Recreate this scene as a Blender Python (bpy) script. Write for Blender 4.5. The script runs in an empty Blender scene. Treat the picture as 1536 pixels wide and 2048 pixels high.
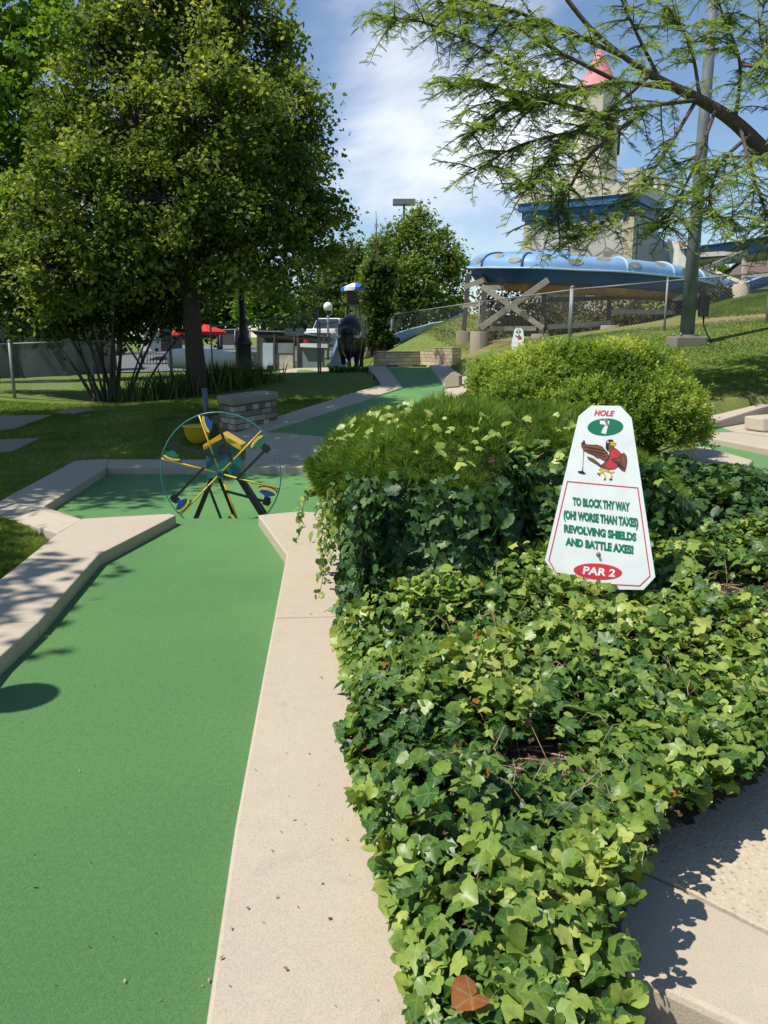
import bpy, bmesh, math, random
import numpy as np
from mathutils import Vector, Matrix
random.seed(7)
rng = np.random.default_rng(7)
R = math.radians
scene = bpy.context.scene
COL = scene.collection

# ------------------------------------------------------------------ camera, sky, sun, exposure
F = 1593.0
TH = R(12.4)
CH = 1.6
ST, CT = math.sin(TH), math.cos(TH)
cam_d = bpy.data.cameras.new('camera')
cam = bpy.data.objects.new('camera', cam_d)
COL.objects.link(cam)
cam.location = (0, 0, CH)
cam.rotation_euler = (R(90) - TH, 0, 0)
cam_d.sensor_fit = 'VERTICAL'
cam_d.sensor_height = 32.0
cam_d.lens = F / 2048 * 32.0
cam_d.clip_start = 0.05
cam_d.clip_end = 3000
scene.camera = cam

SUN = Vector((-0.476, -0.16, 0.866)).normalized()     # towards the sun
SUN_EL = math.asin(SUN.z)
world = bpy.data.worlds.new('World')
scene.world = world
world.use_nodes = True
wn, wl = world.node_tree.nodes, world.node_tree.links
wn.clear()
w_out = wn.new('ShaderNodeOutputWorld')
w_bg = wn.new('ShaderNodeBackground')
w_bg.inputs['Strength'].default_value = 0.115
w_sky = wn.new('ShaderNodeTexSky')
w_sky.sky_type = 'NISHITA'
w_sky.sun_disc = False
w_sky.sun_elevation = SUN_EL
w_sky.sun_rotation = math.atan2(SUN.x, SUN.y)
w_sky.altitude = 1300
w_sky.air_density = 1.15
w_sky.dust_density = 0.1
w_sky.ozone_density = 3.2
# soft streaky clouds on the sky, placed by direction
w_tc = wn.new('ShaderNodeTexCoord')
w_map = wn.new('ShaderNodeMapping')
w_map.inputs['Scale'].default_value = (1.5, 1.5, 3.4)
w_map.inputs['Location'].default_value = (0.35, 0.1, 0.2)
w_no = wn.new('ShaderNodeTexNoise')
w_no.inputs['Scale'].default_value = 2.2
w_no.inputs['Detail'].default_value = 6
w_no.inputs['Roughness'].default_value = 0.5
w_no.inputs['Distortion'].default_value = 0.35
w_dot = wn.new('ShaderNodeVectorMath'); w_dot.operation = 'DOT_PRODUCT'
cd = Vector(((900 - 768) / F, CT + (1024 - 190) / F * ST, -ST + (1024 - 190) / F * CT)).normalized()
w_dot.inputs[1].default_value = cd
w_mr = wn.new('ShaderNodeMapRange')
w_mr.inputs['From Min'].default_value = 0.962
w_mr.inputs['From Max'].default_value = 0.998
w_mr.inputs['To Min'].default_value = -0.30
w_mr.inputs['To Max'].default_value = 0.30
w_add = wn.new('ShaderNodeMath'); w_add.operation = 'ADD'
w_ramp = wn.new('ShaderNodeMapRange')
w_ramp.interpolation_type = 'SMOOTHSTEP'
w_ramp.inputs['From Min'].default_value = 0.54
w_ramp.inputs['From Max'].default_value = 0.88
w_ramp.inputs['To Max'].default_value = 0.93
w_mix = wn.new('ShaderNodeMix'); w_mix.data_type = 'RGBA'
w_mix.inputs['B'].default_value = (8.2, 8.5, 9.0, 1)
wl.new(w_tc.outputs['Generated'], w_map.inputs['Vector'])
wl.new(w_map.outputs['Vector'], w_no.inputs['Vector'])
wl.new(w_tc.outputs['Generated'], w_dot.inputs[0])
wl.new(w_dot.outputs['Value'], w_mr.inputs['Value'])
wl.new(w_no.outputs['Fac'], w_add.inputs[0])
wl.new(w_mr.outputs['Result'], w_add.inputs[1])
wl.new(w_add.outputs[0], w_ramp.inputs['Value'])
wl.new(w_ramp.outputs['Result'], w_mix.inputs['Factor'])
wl.new(w_sky.outputs[0], w_mix.inputs['A'])
wl.new(w_mix.outputs['Result'], w_bg.inputs['Color'])
wl.new(w_bg.outputs[0], w_out.inputs[0])

sun_d = bpy.data.lights.new('sun', 'SUN')
sun_d.energy = 4.6
sun_d.angle = R(0.53)
sun_d.color = (1.0, 0.955, 0.87)
sun = bpy.data.objects.new('sun', sun_d)
COL.objects.link(sun)
sun.rotation_euler = (-SUN).to_track_quat('-Z', 'Y').to_euler()

scene.view_settings.view_transform = 'Standard'
scene.view_settings.look = 'None'
scene.view_settings.exposure = 0.25
scene.view_settings.gamma = 1
scene.view_settings.use_curve_mapping = False
scene.cycles.max_bounces = 8
scene.cycles.transparent_max_bounces = 8

# ------------------------------------------------------------------ measuring helpers
def ray(px, py):
    dx, dy = (px - 768) / F, (1024 - py) / F
    return Vector((dx, CT + dy * ST, -ST + dy * CT))
def W(px, py, d):                      # world point at camera depth d
    return Vector((0, 0, CH)) + ray(px, py) * d
def Z(px, py, z):                      # world point at height z
    r = ray(px, py)
    return Vector((0, 0, CH)) + r * ((z - CH) / r.z)
def ss(a, b, x):
    t = np.clip((np.asarray(x, float) - a) / (b - a), 0, 1)
    return t * t * (3 - 2 * t)

# ------------------------------------------------------------------ materials
def nt(name):
    m = bpy.data.materials.new(name)
    m.use_nodes = True
    n, l = m.node_tree.nodes, m.node_tree.links
    return m, n, l, n['Principled BSDF']
def noise(n, l, scale, detail=4, rough=0.55, coord='Object', stretch=None, dist=0):
    tc = n.new('ShaderNodeTexCoord')
    x = n.new('ShaderNodeTexNoise')
    x.inputs['Scale'].default_value = scale
    x.inputs['Detail'].default_value = detail
    x.inputs['Roughness'].default_value = rough
    x.inputs['Distortion'].default_value = dist
    if stretch:
        mp = n.new('ShaderNodeMapping')
        mp.inputs['Scale'].default_value = stretch
        l.new(tc.outputs[coord], mp.inputs['Vector'])
        l.new(mp.outputs[0], x.inputs['Vector'])
    else:
        l.new(tc.outputs[coord], x.inputs['Vector'])
    return x.outputs['Fac']
def ramp(n, l, fac, stops):
    r = n.new('ShaderNodeValToRGB')
    el = r.color_ramp.elements
    while len(el) < len(stops): el.new(0.5)
    for e, (p, c) in zip(el, stops):
        e.position = p
        e.color = (*c, 1) if len(c) == 3 else c
    l.new(fac, r.inputs[0])
    return r.outputs[0]
def mixc(n, l, fac, a, b, mode='MIX'):
    x = n.new('ShaderNodeMix'); x.data_type = 'RGBA'; x.blend_type = mode
    for sock, v in (('Factor', fac), ('A', a), ('B', b)):
        if isinstance(v, (int, float)): x.inputs[sock].default_value = v
        elif isinstance(v, tuple): x.inputs[sock].default_value = (*v, 1)
        else: l.new(v, x.inputs[sock])
    return x.outputs['Result']
def bump(n, l, b, height, strength=0.3, dist=0.01):
    x = n.new('ShaderNodeBump')
    x.inputs['Strength'].default_value = strength
    x.inputs['Distance'].default_value = dist
    l.new(height, x.inputs['Height'])
    l.new(x.outputs[0], b.inputs['Normal'])
def paint(name, c, rough=0.5, var=0.12, scale=6, metal=0, bumps=0.0, bscale=60):
    m, n, l, b = nt(name)
    f = noise(n, l, scale, 5)
    lo = tuple(max(0, v * (1 - var)) for v in c); hi = tuple(min(1, v * (1 + var)) for v in c)
    l.new(ramp(n, l, f, [(0.3, lo), (0.7, hi)]), b.inputs['Base Color'])
    b.inputs['Roughness'].default_value = rough
    b.inputs['Metallic'].default_value = metal
    if bumps: bump(n, l, b, noise(n, l, bscale, 3), bumps, 0.01)
    return m
def concrete(name, c, agg=False, stain=0.3):
    m, n, l, b = nt(name)
    big = noise(n, l, 1.3, 5, 0.6)
    mid = noise(n, l, 14, 5, 0.6)
    fine = noise(n, l, 170, 3, 0.7)
    base = ramp(n, l, big, [(0.3, tuple(v * 0.86 for v in c)), (0.7, tuple(v * 1.06 for v in c))])
    base = mixc(n, l, 0.5, base, ramp(n, l, mid, [(0.3, tuple(v * 0.85 for v in c)), (0.65, tuple(v * 1.05 for v in c))]))
    base = mixc(n, l, 0.55, base, ramp(n, l, fine, [(0.28, tuple(v * 0.62 for v in c)), (0.52, c), (0.8, tuple(min(1, v * 1.15) for v in c))]))
    st = noise(n, l, 3.2, 7, 0.7, dist=0.6)
    base = mixc(n, l, ramp(n, l, st, [(0.60, (0, 0, 0)), (0.78, (stain,) * 3)]), base, tuple(v * 0.45 for v in c))
    if agg:
        tc = n.new('ShaderNodeTexCoord'); v = n.new('ShaderNodeTexVoronoi')
        v.inputs['Scale'].default_value = 62
        l.new(tc.outputs['Object'], v.inputs['Vector'])
        sep = n.new('ShaderNodeSeparateColor'); l.new(v.outputs['Color'], sep.inputs[0])
        peb = ramp(n, l, sep.outputs[0], [(0.0, (0.20, 0.14, 0.09)), (0.3, (0.42, 0.33, 0.22)), (0.6, (0.58, 0.47, 0.34)), (1.0, (0.68, 0.6, 0.5))])
        msk = ramp(n, l, v.outputs['Distance'], [(0.25, (0.6,) * 3), (0.5, (0, 0, 0))])
        base = mixc(n, l, msk, base, peb)
        inv = n.new('ShaderNodeMath'); inv.operation = 'SUBTRACT'; inv.inputs[0].default_value = 1
        l.new(v.outputs['Distance'], inv.inputs[1])
        bump(n, l, b, inv.outputs[0], 0.3, 0.005)
    else:
        bump(n, l, b, fine, 0.28, 0.008)
    l.new(base, b.inputs['Base Color'])
    b.inputs['Roughness'].default_value = 0.9
    return m
def leafmat(name, stops, trans=0.35, rough=0.45, vein=None, spec=0.5):
    m, n, l, b = nt(name)
    at = n.new('ShaderNodeAttribute'); at.attribute_name = 'tone'
    c = ramp(n, l, at.outputs['Fac'], stops)
    if vein:
        av = n.new('ShaderNodeAttribute'); av.attribute_name = 'vein'
        pw = n.new('ShaderNodeMath'); pw.operation = 'POWER'; pw.inputs[1].default_value = 14
        l.new(av.outputs['Fac'], pw.inputs[0])
        mu = n.new('ShaderNodeMath'); mu.operation = 'MULTIPLY'; mu.inputs[1].default_value = 0.5
        l.new(pw.outputs[0], mu.inputs[0])
        c = mixc(n, l, mu.outputs[0], c, vein)
    blot = noise(n, l, 55, 3)
    c = mixc(n, l, 0.5, c, ramp(n, l, blot, [(0.35, (0.55,) * 3), (0.65, (1.0,) * 3)]), 'MULTIPLY')
    l.new(c, b.inputs['Base Color'])
    b.inputs['Roughness'].default_value = rough
    b.inputs['Specular IOR Level'].default_value = spec
    tr = n.new('ShaderNodeBsdfTranslucent')
    l.new(mixc(n, l, 1.0, c, (1.5, 1.35, 0.5), 'MULTIPLY'), tr.inputs['Color'])
    mx = n.new('ShaderNodeMixShader'); mx.inputs[0].default_value = trans
    l.new(b.outputs[0], mx.inputs[1]); l.new(tr.outputs[0], mx.inputs[2])
    l.new(mx.outputs[0], n['Material Output'].inputs[0])
    return m
def carpet():
    m, n, l, b = nt('green carpet turf')
    fine = noise(n, l, 170, 5, 0.8)
    mid = noise(n, l, 48, 5, 0.75)
    big = noise(n, l, 0.9, 4, 0.5)
    c = ramp(n, l, fine, [(0.28, (0.042, 0.165, 0.033)), (0.5, (0.105, 0.310, 0.066)), (0.75, (0.195, 0.435, 0.115))])
    c = mixc(n, l, 0.6, c, ramp(n, l, mid, [(0.3, (0.62,) * 3), (0.7, (1.2,) * 3)]), 'MULTIPLY')
    c = mixc(n, l, 0.75, c, ramp(n, l, big, [(0.3, (0.74, 0.82, 0.82)), (0.7, (1.18, 1.08, 0.98))]), 'MULTIPLY')
    fib = noise(n, l, 90, 2, 0.5, stretch=(1, 0.16, 1), dist=1.5)
    c = mixc(n, l, ramp(n, l, fib, [(0.78, (0, 0, 0)), (0.82, (0.45,) * 3)]), c, (0.4, 0.55, 0.35))
    l.new(c, b.inputs['Base Color'])
    b.inputs['Roughness'].default_value = 0.95
    b.inputs['Sheen Weight'].default_value = 0.15
    bump(n, l, b, noise(n, l, 95, 5, 0.8), 0.9, 0.02)
    return m
def lawnmat():
    m, n, l, b = nt('lawn')
    f1 = noise(n, l, 60, 5, 0.7); f2 = noise(n, l, 0.55, 6, 0.6); f3 = noise(n, l, 5, 5, 0.65)
    c = ramp(n, l, f1, [(0.25, (0.07, 0.11, 0.022)), (0.5, (0.165, 0.235, 0.05)), (0.8, (0.28, 0.34, 0.10))])
    c = mixc(n, l, 0.6, c, ramp(n, l, f3, [(0.3, (0.6,) * 3), (0.7, (1.25,) * 3)]), 'MULTIPLY')
    c = mixc(n, l, ramp(n, l, f2, [(0.52, (0, 0, 0)), (0.72, (0.55,) * 3)]), c, (0.27, 0.23, 0.10))
    at = n.new('ShaderNodeAttribute'); at.attribute_name = 'dry'
    dn = n.new('ShaderNodeMath'); dn.operation = 'MULTIPLY'
    l.new(at.outputs['Fac'], dn.inputs[0]); l.new(ramp(n, l, f3, [(0.25, (0.3,) * 3), (0.55, (1,) * 3)]), dn.inputs[1])
    dryc = ramp(n, l, f1, [(0.25, (0.16, 0.11, 0.055)), (0.7, (0.50, 0.37, 0.19))])
    c = mixc(n, l, dn.outputs[0], c, dryc)
    l.new(c, b.inputs['Base Color'])
    b.inputs['Roughness'].default_value = 1.0
    b.inputs['Specular IOR Level'].default_value = 0.1
    bump(n, l, b, noise(n, l, 45, 5, 0.8), 0.8, 0.04)
    return m
def masonry(name, stops, mortar, sx, sy, rough=0.85, swap=True):
    m, n, l, b = nt(name)
    tc = n.new('ShaderNodeTexCoord')
    br = n.new('ShaderNodeTexBrick')
    l.new(tc.outputs['UV'], br.inputs['Vector'])
    br.inputs['Scale'].default_value = 1
    br.inputs['Brick Width'].default_value = sx
    br.inputs['Row Height'].default_value = sy
    br.inputs['Mortar Size'].default_value = 0.008
    br.inputs['Mortar Smooth'].default_value = 0.3
    br.squash = 0.62; br.squash_frequency = 3; br.offset = 0.37
    br.inputs['Color1'].default_value = (0, 0, 0, 1)
    br.inputs['Color2'].default_value = (1, 1, 1, 1)
    br.inputs['Mortar'].default_value = (0.5, 0.5, 0.5, 1)
    c = ramp(n, l, br.outputs['Color'], stops)
    c = mixc(n, l, 0.7, c, ramp(n, l, noise(n, l, 28, 5, 0.7), [(0.3, (0.6,) * 3), (0.7, (1.15,) * 3)]), 'MULTIPLY')
    c = mixc(n, l, br.outputs['Fac'], c, mortar)
    l.new(c, b.inputs['Base Color'])
    b.inputs['Roughness'].default_value = rough
    inv = n.new('ShaderNodeMath'); inv.operation = 'SUBTRACT'; inv.inputs[0].default_value = 1
    l.new(br.outputs['Fac'], inv.inputs[1])
    bump(n, l, b, inv.outputs[0], 0.8, 0.015)
    return m
def wood(name, lo, hi):
    m, n, l, b = nt(name)
    f = noise(n, l, 5, 6, 0.65, stretch=(3, 3, 3), dist=0.8)
    f2 = noise(n, l, 60, 3)
    c = ramp(n, l, f, [(0.3, lo), (0.7, hi)])
    c = mixc(n, l, 0.5, c, ramp(n, l, f2, [(0.3, (0.65,) * 3), (0.7, (1.1,) * 3)]), 'MULTIPLY')
    l.new(c, b.inputs['Base Color'])
    b.inputs['Roughness'].default_value = 0.85
    bump(n, l, b, f2, 0.4, 0.01)
    return m

M = {}
M['carpet'] = carpet()
M['lawn'] = lawnmat()
M['concrete'] = concrete('pale concrete', (0.50, 0.42, 0.315), stain=0.45)
M['concrete_old'] = concrete('weathered concrete', (0.33, 0.275, 0.205), stain=0.5)
M['aggregate'] = concrete('exposed aggregate', (0.53, 0.44, 0.325), agg=True)
M['asphalt'] = concrete('asphalt', (0.17, 0.17, 0.175), stain=0.3)
M['wallgrey'] = concrete('grey wall concrete', (0.21, 0.205, 0.19), stain=0.8)
M['white'] = paint('sign white', (0.77, 0.79, 0.77), 0.4, 0.06, 9)
M['red'] = paint('sign red', (0.62, 0.035, 0.05), 0.4, 0.05)
M['green'] = paint('sign green', (0.008, 0.17, 0.085), 0.4, 0.05)
M['brown'] = paint('bird brown', (0.20, 0.07, 0.03), 0.5, 0.1)
M['black'] = paint('black paint', (0.012, 0.012, 0.013), 0.4, 0.1)
M['yellow'] = paint('yellow paint', (0.72, 0.44, 0.02), 0.35, 0.08)
M['yellow_pale'] = paint('pale yellow paint', (0.72, 0.58, 0.16), 0.4, 0.05)
M['teal'] = paint('teal paint', (0.012, 0.13, 0.15), 0.4, 0.15)
M['tealrim'] = paint('teal rim paint', (0.05, 0.20, 0.25), 0.3, 0.15)
M['axeblue'] = paint('axe blue', (0.02, 0.07, 0.32), 0.35, 0.1)
M['axegreen'] = paint('axe green', (0.01, 0.17, 0.10), 0.35, 0.1)
M['steel'] = paint('galvanised steel', (0.22, 0.225, 0.23), 0.55, 0.15, metal=0.3)
M['pole'] = paint('grey pole paint', (0.125, 0.145, 0.155), 0.7, 0.3, 3)
M['darkmetal'] = paint('dark metal', (0.025, 0.027, 0.03), 0.45, 0.2)
M['bark'] = wood('bark', (0.025, 0.018, 0.013), (0.085, 0.062, 0.045))
M['bark_locust'] = wood('locust bark', (0.05, 0.036, 0.028), (0.15, 0.11, 0.085))
M['timber'] = wood('weathered timber', (0.32, 0.27, 0.21), (0.62, 0.55, 0.45))
M['timber_dark'] = wood('dark timber', (0.05, 0.04, 0.032), (0.13, 0.105, 0.085))
M['soil'] = wood('soil and dead leaves', (0.028, 0.019, 0.012), (0.115, 0.076, 0.046))
M['straw'] = wood('dead stems', (0.22, 0.14, 0.08), (0.46, 0.33, 0.21))

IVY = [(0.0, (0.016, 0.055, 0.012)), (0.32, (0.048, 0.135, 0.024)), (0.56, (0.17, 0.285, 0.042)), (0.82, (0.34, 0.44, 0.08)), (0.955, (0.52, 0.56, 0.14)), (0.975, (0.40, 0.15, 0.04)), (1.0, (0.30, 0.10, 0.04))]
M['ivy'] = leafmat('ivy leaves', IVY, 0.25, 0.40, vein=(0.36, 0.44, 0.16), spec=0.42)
M['ivy_dark'] = leafmat('ivy leaves with painted shade', [(0, (0.010, 0.038, 0.010)), (0.5, (0.034, 0.10, 0.022)), (0.85, (0.10, 0.20, 0.04)), (1, (0.26, 0.36, 0.08))], 0.2, 0.45, vein=(0.2, 0.28, 0.10), spec=0.35)  # darker copy of the ivy ramp; the bank's shade is put into the colour
M['juniper'] = leafmat('juniper needles', [(0, (0.045, 0.11, 0.018)), (0.5, (0.14, 0.265, 0.042)), (1, (0.34, 0.46, 0.10))], 0.4, 0.6, spec=0.2)
M['shrub'] = leafmat('yellow green shrub leaves', [(0, (0.07, 0.14, 0.016)), (0.45, (0.22, 0.35, 0.045)), (0.8, (0.42, 0.52, 0.09)), (1, (0.56, 0.60, 0.16))], 0.45, 0.55, spec=0.25)
M['linden'] = leafmat('linden leaves', [(0, (0.045, 0.085, 0.02)), (0.45, (0.14, 0.22, 0.05)), (0.72, (0.34, 0.42, 0.11)), (1, (0.62, 0.66, 0.26))], 0.48, 0.5, spec=0.2)
M['maple'] = leafmat('maple leaves', [(0, (0.05, 0.13, 0.015)), (0.5, (0.13, 0.27, 0.03)), (1, (0.28, 0.42, 0.06))], 0.5, 0.5, spec=0.2)
M['locust'] = leafmat('honey locust leaflets', [(0, (0.085, 0.17, 0.035)), (0.5, (0.21, 0.345, 0.08)), (1, (0.42, 0.54, 0.18))], 0.45, 0.5, spec=0.25)
M['poplar'] = leafmat('pale tree leaves', [(0, (0.07, 0.14, 0.025)), (0.5, (0.17, 0.27, 0.05)), (1, (0.40, 0.48, 0.12))], 0.42, 0.5, spec=0.25)
M['darktree'] = leafmat('dark tree leaves', [(0, (0.02, 0.045, 0.010)), (0.5, (0.06, 0.11, 0.022)), (1, (0.16, 0.22, 0.05))], 0.38, 0.5, spec=0.2)
M['reed'] = leafmat('strap leaves', [(0, (0.02, 0.045, 0.012)), (0.6, (0.08, 0.13, 0.028)), (1, (0.28, 0.30, 0.09))], 0.3, 0.5, spec=0.25)
M['grass'] = leafmat('grass blades', [(0, (0.09, 0.15, 0.028)), (0.5, (0.19, 0.29, 0.055)), (0.85, (0.30, 0.38, 0.11)), (1, (0.46, 0.42, 0.2))], 0.45, 0.7, spec=0.15)

# ------------------------------------------------------------------ mesh helpers
def tag(o, label=None, cat=None, group=None, kind=None):
    if label: o['label'] = label
    if cat: o['category'] = cat
    if group: o['group'] = group
    if kind: o['kind'] = kind
    return o
def thing(name, loc, label, cat, group=None, rz=0):
    o = bpy.data.objects.new(name, None)
    COL.objects.link(o)
    o.empty_display_size = 0.2
    o.location = loc
    o.rotation_euler = (0, 0, rz)
    return tag(o, label, cat, group)
def link(name, me, mat, parent=None, world_verts=True):
    o = bpy.data.objects.new(name, me)
    COL.objects.link(o)
    if mat: 
        for m in (mat if isinstance(mat, (list, tuple)) else [mat]): me.materials.append(m)
    if parent:
        o.parent = parent
        if world_verts: o.matrix_parent_inverse = parent_world(parent).inverted()
    return o
def parent_world(p):
    m = p.matrix_basis.copy()
    q = p
    while q.parent:
        m = q.parent.matrix_basis @ q.matrix_parent_inverse @ m if False else parent_world(q.parent) @ q.matrix_parent_inverse @ q.matrix_basis
        break
    return m
class MB:
    def __init__(s): s.v = []; s.f = []; s.sm = []; s.mi = []; s.uv = {}
    def add(s, vs, fs, smooth=False, mi=0):
        o = len(s.v)
        s.v += [tuple(v) for v in vs]
        for f in fs:
            s.f.append(tuple(o + i for i in f)); s.sm.append(smooth); s.mi.append(mi)
        return s
    def box(s, c, size, rot=None, mi=0):
        hx, hy, hz = size[0] / 2, size[1] / 2, size[2] / 2
        c = Vector(c)
        vs = [Vector((x, y, z)) for x in (-hx, hx) for y in (-hy, hy) for z in (-hz, hz)]
        if rot is not None: vs = [rot @ v for v in vs]
        return s.add([c + v for v in vs], [(0, 1, 3, 2), (4, 6, 7, 5), (0, 4, 5, 1), (2, 3, 7, 6), (0, 2, 6, 4), (1, 5, 7, 3)], mi=mi)
    def beam(s, a, b, w, h, up=(0, 0, 1), mi=0):
        a, b = Vector(a), Vector(b)
        t = (b - a).normalized()
        side = t.cross(Vector(up))
        if side.length < 1e-4: side = t.cross(Vector((1, 0, 0)))
        side.normalize(); u = side.cross(t)
        vs = []
        for p in (a, b):
            for x, y in ((-w, -h), (w, -h), (w, h), (-w, h)): vs.append(p + side * (x / 2) + u * (y / 2))
        return s.add(vs, [(0, 3, 2, 1), (4, 5, 6, 7), (0, 1, 5, 4), (1, 2, 6, 5), (2, 3, 7, 6), (3, 0, 4, 7)], mi=mi)
    def tube(s, pts, rad, n=8, caps=True, smooth=True, mi=0, arc=None):
        pts = [Vector(p) for p in pts]
        if not hasattr(rad, '__len__'): rad = [rad] * len(pts)
        k = len(pts); prev = None; vs = []
        for i, p in enumerate(pts):
            t = (pts[min(i + 1, k - 1)] - pts[max(i - 1, 0)])
            if t.length < 1e-9: t = Vector((0, 0, 1))
            t.normalize()
            if prev is None:
                a = Vector((0, 0, 1)) if abs(t.z) < 0.9 else Vector((0, 1, 0))
                prev = t.cross(a).normalized()
            prev = (prev - t * prev.dot(t))
            prev = prev.normalized() if prev.length > 1e-6 else t.orthogonal().normalized()
            b = t.cross(prev)
            for j in range(n):
                a = 2 * math.pi * j / n
                vs.append(p + (prev * math.cos(a) + b * math.sin(a)) * rad[i])
        fs = []
        for i in range(k - 1):
            for j in range(n):
                j2 = (j + 1) % n
                fs.append((i * n + j, i * n + j2, (i + 1) * n + j2, (i + 1) * n + j))
        s.add(vs, fs, smooth, mi)
        if caps:
            o = len(s.v) - len(vs)
            s.f.append(tuple(o + j for j in reversed(range(n)))); s.sm.append(False); s.mi.append(mi)
            s.f.append(tuple(o + (k - 1) * n + j for j in range(n))); s.sm.append(False); s.mi.append(mi)
        return s
    def lathe(s, c, prof, n=20, mi=0, smooth=True, axis=None):
        c = Vector(c); vs = []; k = len(prof)
        q = Vector((0, 0, 1)).rotation_difference(Vector(axis)) if axis is not None else None
        for r, z in prof:
            for j in range(n):
                a = 2 * math.pi * j / n
                v = Vector((r * math.cos(a), r * math.sin(a), z))
                vs.append(c + (q @ v if q else v))
        fs = [(i * n + j, i * n + (j + 1) % n, (i + 1) * n + (j + 1) % n, (i + 1) * n + j) for i in range(k - 1) for j in range(n)]
        return s.add(vs, fs, smooth, mi)
    def ball(s, c, r, nu=14, nv=9, mi=0, rot=None):
        c = Vector(c)
        if not hasattr(r, '__len__'): r = (r, r, r)
        vs = []; fs = []
        for i in range(nv + 1):
            ph = math.pi * i / nv
            for j in range(nu):
                a = 2 * math.pi * j / nu
                v = Vector((r[0] * math.sin(ph) * math.cos(a), r[1] * math.sin(ph) * math.sin(a), -r[2] * math.cos(ph)))
                vs.append(c + (rot @ v if rot is not None else v))
        for i in range(nv):
            for j in range(nu):
                fs.append((i * nu + j, i * nu + (j + 1) % nu, (i + 1) * nu + (j + 1) % nu, (i + 1) * nu + j))
        return s.add(vs, fs, True, mi)
    def prism(s, top, off, mi=0):
        top = [Vector(p) for p in top]; off = Vector(off); k = len(top)
        vs = top + [p + off for p in top]
        fs = [tuple(range(k)), tuple(reversed(range(k, 2 * k)))] + [(i, k + i, k + (i + 1) % k, (i + 1) % k) for i in range(k)]
        return s.add(vs, fs, mi=mi)
    def mesh(s, name, fix=True, tri=False):
        me = bpy.data.meshes.new(name)
        me.from_pydata(s.v, [], s.f)
        me.polygons.foreach_set('use_smooth', s.sm)
        me.polygons.foreach_set('material_index', s.mi)
        if fix:
            bm = bmesh.new(); bm.from_mesh(me)
            bmesh.ops.recalc_face_normals(bm, faces=bm.faces)
            if tri: bmesh.ops.triangulate(bm, faces=bm.faces[:])
            bm.to_mesh(me); bm.free()
        me.update()
        return me
    def build(s, name, mat, parent=None, tri=False, bevel=0, seg=2):
        o = link(name, s.mesh(name, True, tri), mat, parent)
        if bevel:
            b = o.modifiers.new('bevel', 'BEVEL'); b.width = bevel; b.segments = seg; b.limit_method = 'ANGLE'; b.angle_limit = R(40)
        return o

def boxuv(o, s=1.0):                                            # metric UVs per face for masonry
    me = o.data
    uv = me.uv_layers.new(name='uv')
    for p in me.polygons:
        nrm = p.normal
        if abs(nrm.z) > 0.8: u = Vector((1, 0, 0)); v = Vector((0, 1, 0))
        else:
            u = Vector((-nrm.y, nrm.x, 0)).normalized(); v = Vector((0, 0, 1))
        for li in p.loop_indices:
            co = me.vertices[me.loops[li].vertex_index].co
            uv.data[li].uv = (co.dot(u) * s, co.dot(v) * s)

def np_mesh(name, V, loops, starts, totals, attrs=None, smooth=False):
    me = bpy.data.meshes.new(name)
    me.vertices.add(len(V)); me.vertices.foreach_set('co', np.ascontiguousarray(V, dtype=np.float32).ravel())
    me.loops.add(len(loops)); me.loops.foreach_set('vertex_index', np.ascontiguousarray(loops, dtype=np.int32))
    me.polygons.add(len(starts)); me.polygons.foreach_set('loop_start', np.ascontiguousarray(starts, dtype=np.int32))
    try: me.polygons.foreach_set('loop_total', np.ascontiguousarray(totals, dtype=np.int32))
    except Exception: pass
    me.update(calc_edges=True)
    if smooth: me.polygons.foreach_set('use_smooth', np.ones(len(starts), bool))
    for k, a in (attrs or {}).items():
        at = me.attributes.new(k, 'FLOAT', 'POINT'); at.data.foreach_set('value', np.ascontiguousarray(a, dtype=np.float32))
    me.validate()
    return me
def frames(nrm, tip):                                           # columns: x side, y tip, z normal
    nrm = nrm / (np.linalg.norm(nrm, axis=1, keepdims=True) + 1e-9)
    tip = tip - nrm * np.sum(tip * nrm, axis=1, keepdims=True)
    tip = tip / (np.linalg.norm(tip, axis=1, keepdims=True) + 1e-9)
    side = np.cross(tip, nrm)
    return np.stack([side, tip, nrm], axis=2)
def cloud(name, tmpl, pos, fr, size, tone, mat, parent=None, smooth=True):
    N = len(pos)
    if isinstance(tmpl, list):
        tf, tve = tmpl[0][1], tmpl[0][2]
        tv = np.array([t_[0] for t_ in tmpl], float); tv = tv[rng.integers(0, len(tmpl), N)]; k = tv.shape[1]
        tv = tv * rng.uniform(.82, 1.18, (N, 1, 3))
    else:
        tv, tf, tve = tmpl
        tv = np.asarray(tv, float); k = len(tv); tv = np.broadcast_to(tv, (N, k, 3))
    if not hasattr(size, '__len__'): size = np.full(N, size)
    V = np.einsum('nij,nkj->nki', fr, tv) * np.asarray(size)[:, None, None] + pos[:, None, :]
    V = V.reshape(-1, 3)
    fl = np.concatenate([np.asarray(f) for f in tf]); tot = np.array([len(f) for f in tf])
    loops = (fl[None, :] + (np.arange(N) * k)[:, None]).ravel()
    totals = np.tile(tot, N)
    starts = np.concatenate([[0], np.cumsum(totals)[:-1]])
    at = {'tone': np.repeat(tone, k)}
    if tve is not None: at['vein'] = np.tile(tve, N)
    return link(name, np_mesh(name, V, loops, starts, totals, at, smooth), mat, parent)
def randdir(n):
    v = rng.normal(size=(n, 3))
    return v / np.linalg.norm(v, axis=1, keepdims=True)

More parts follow.
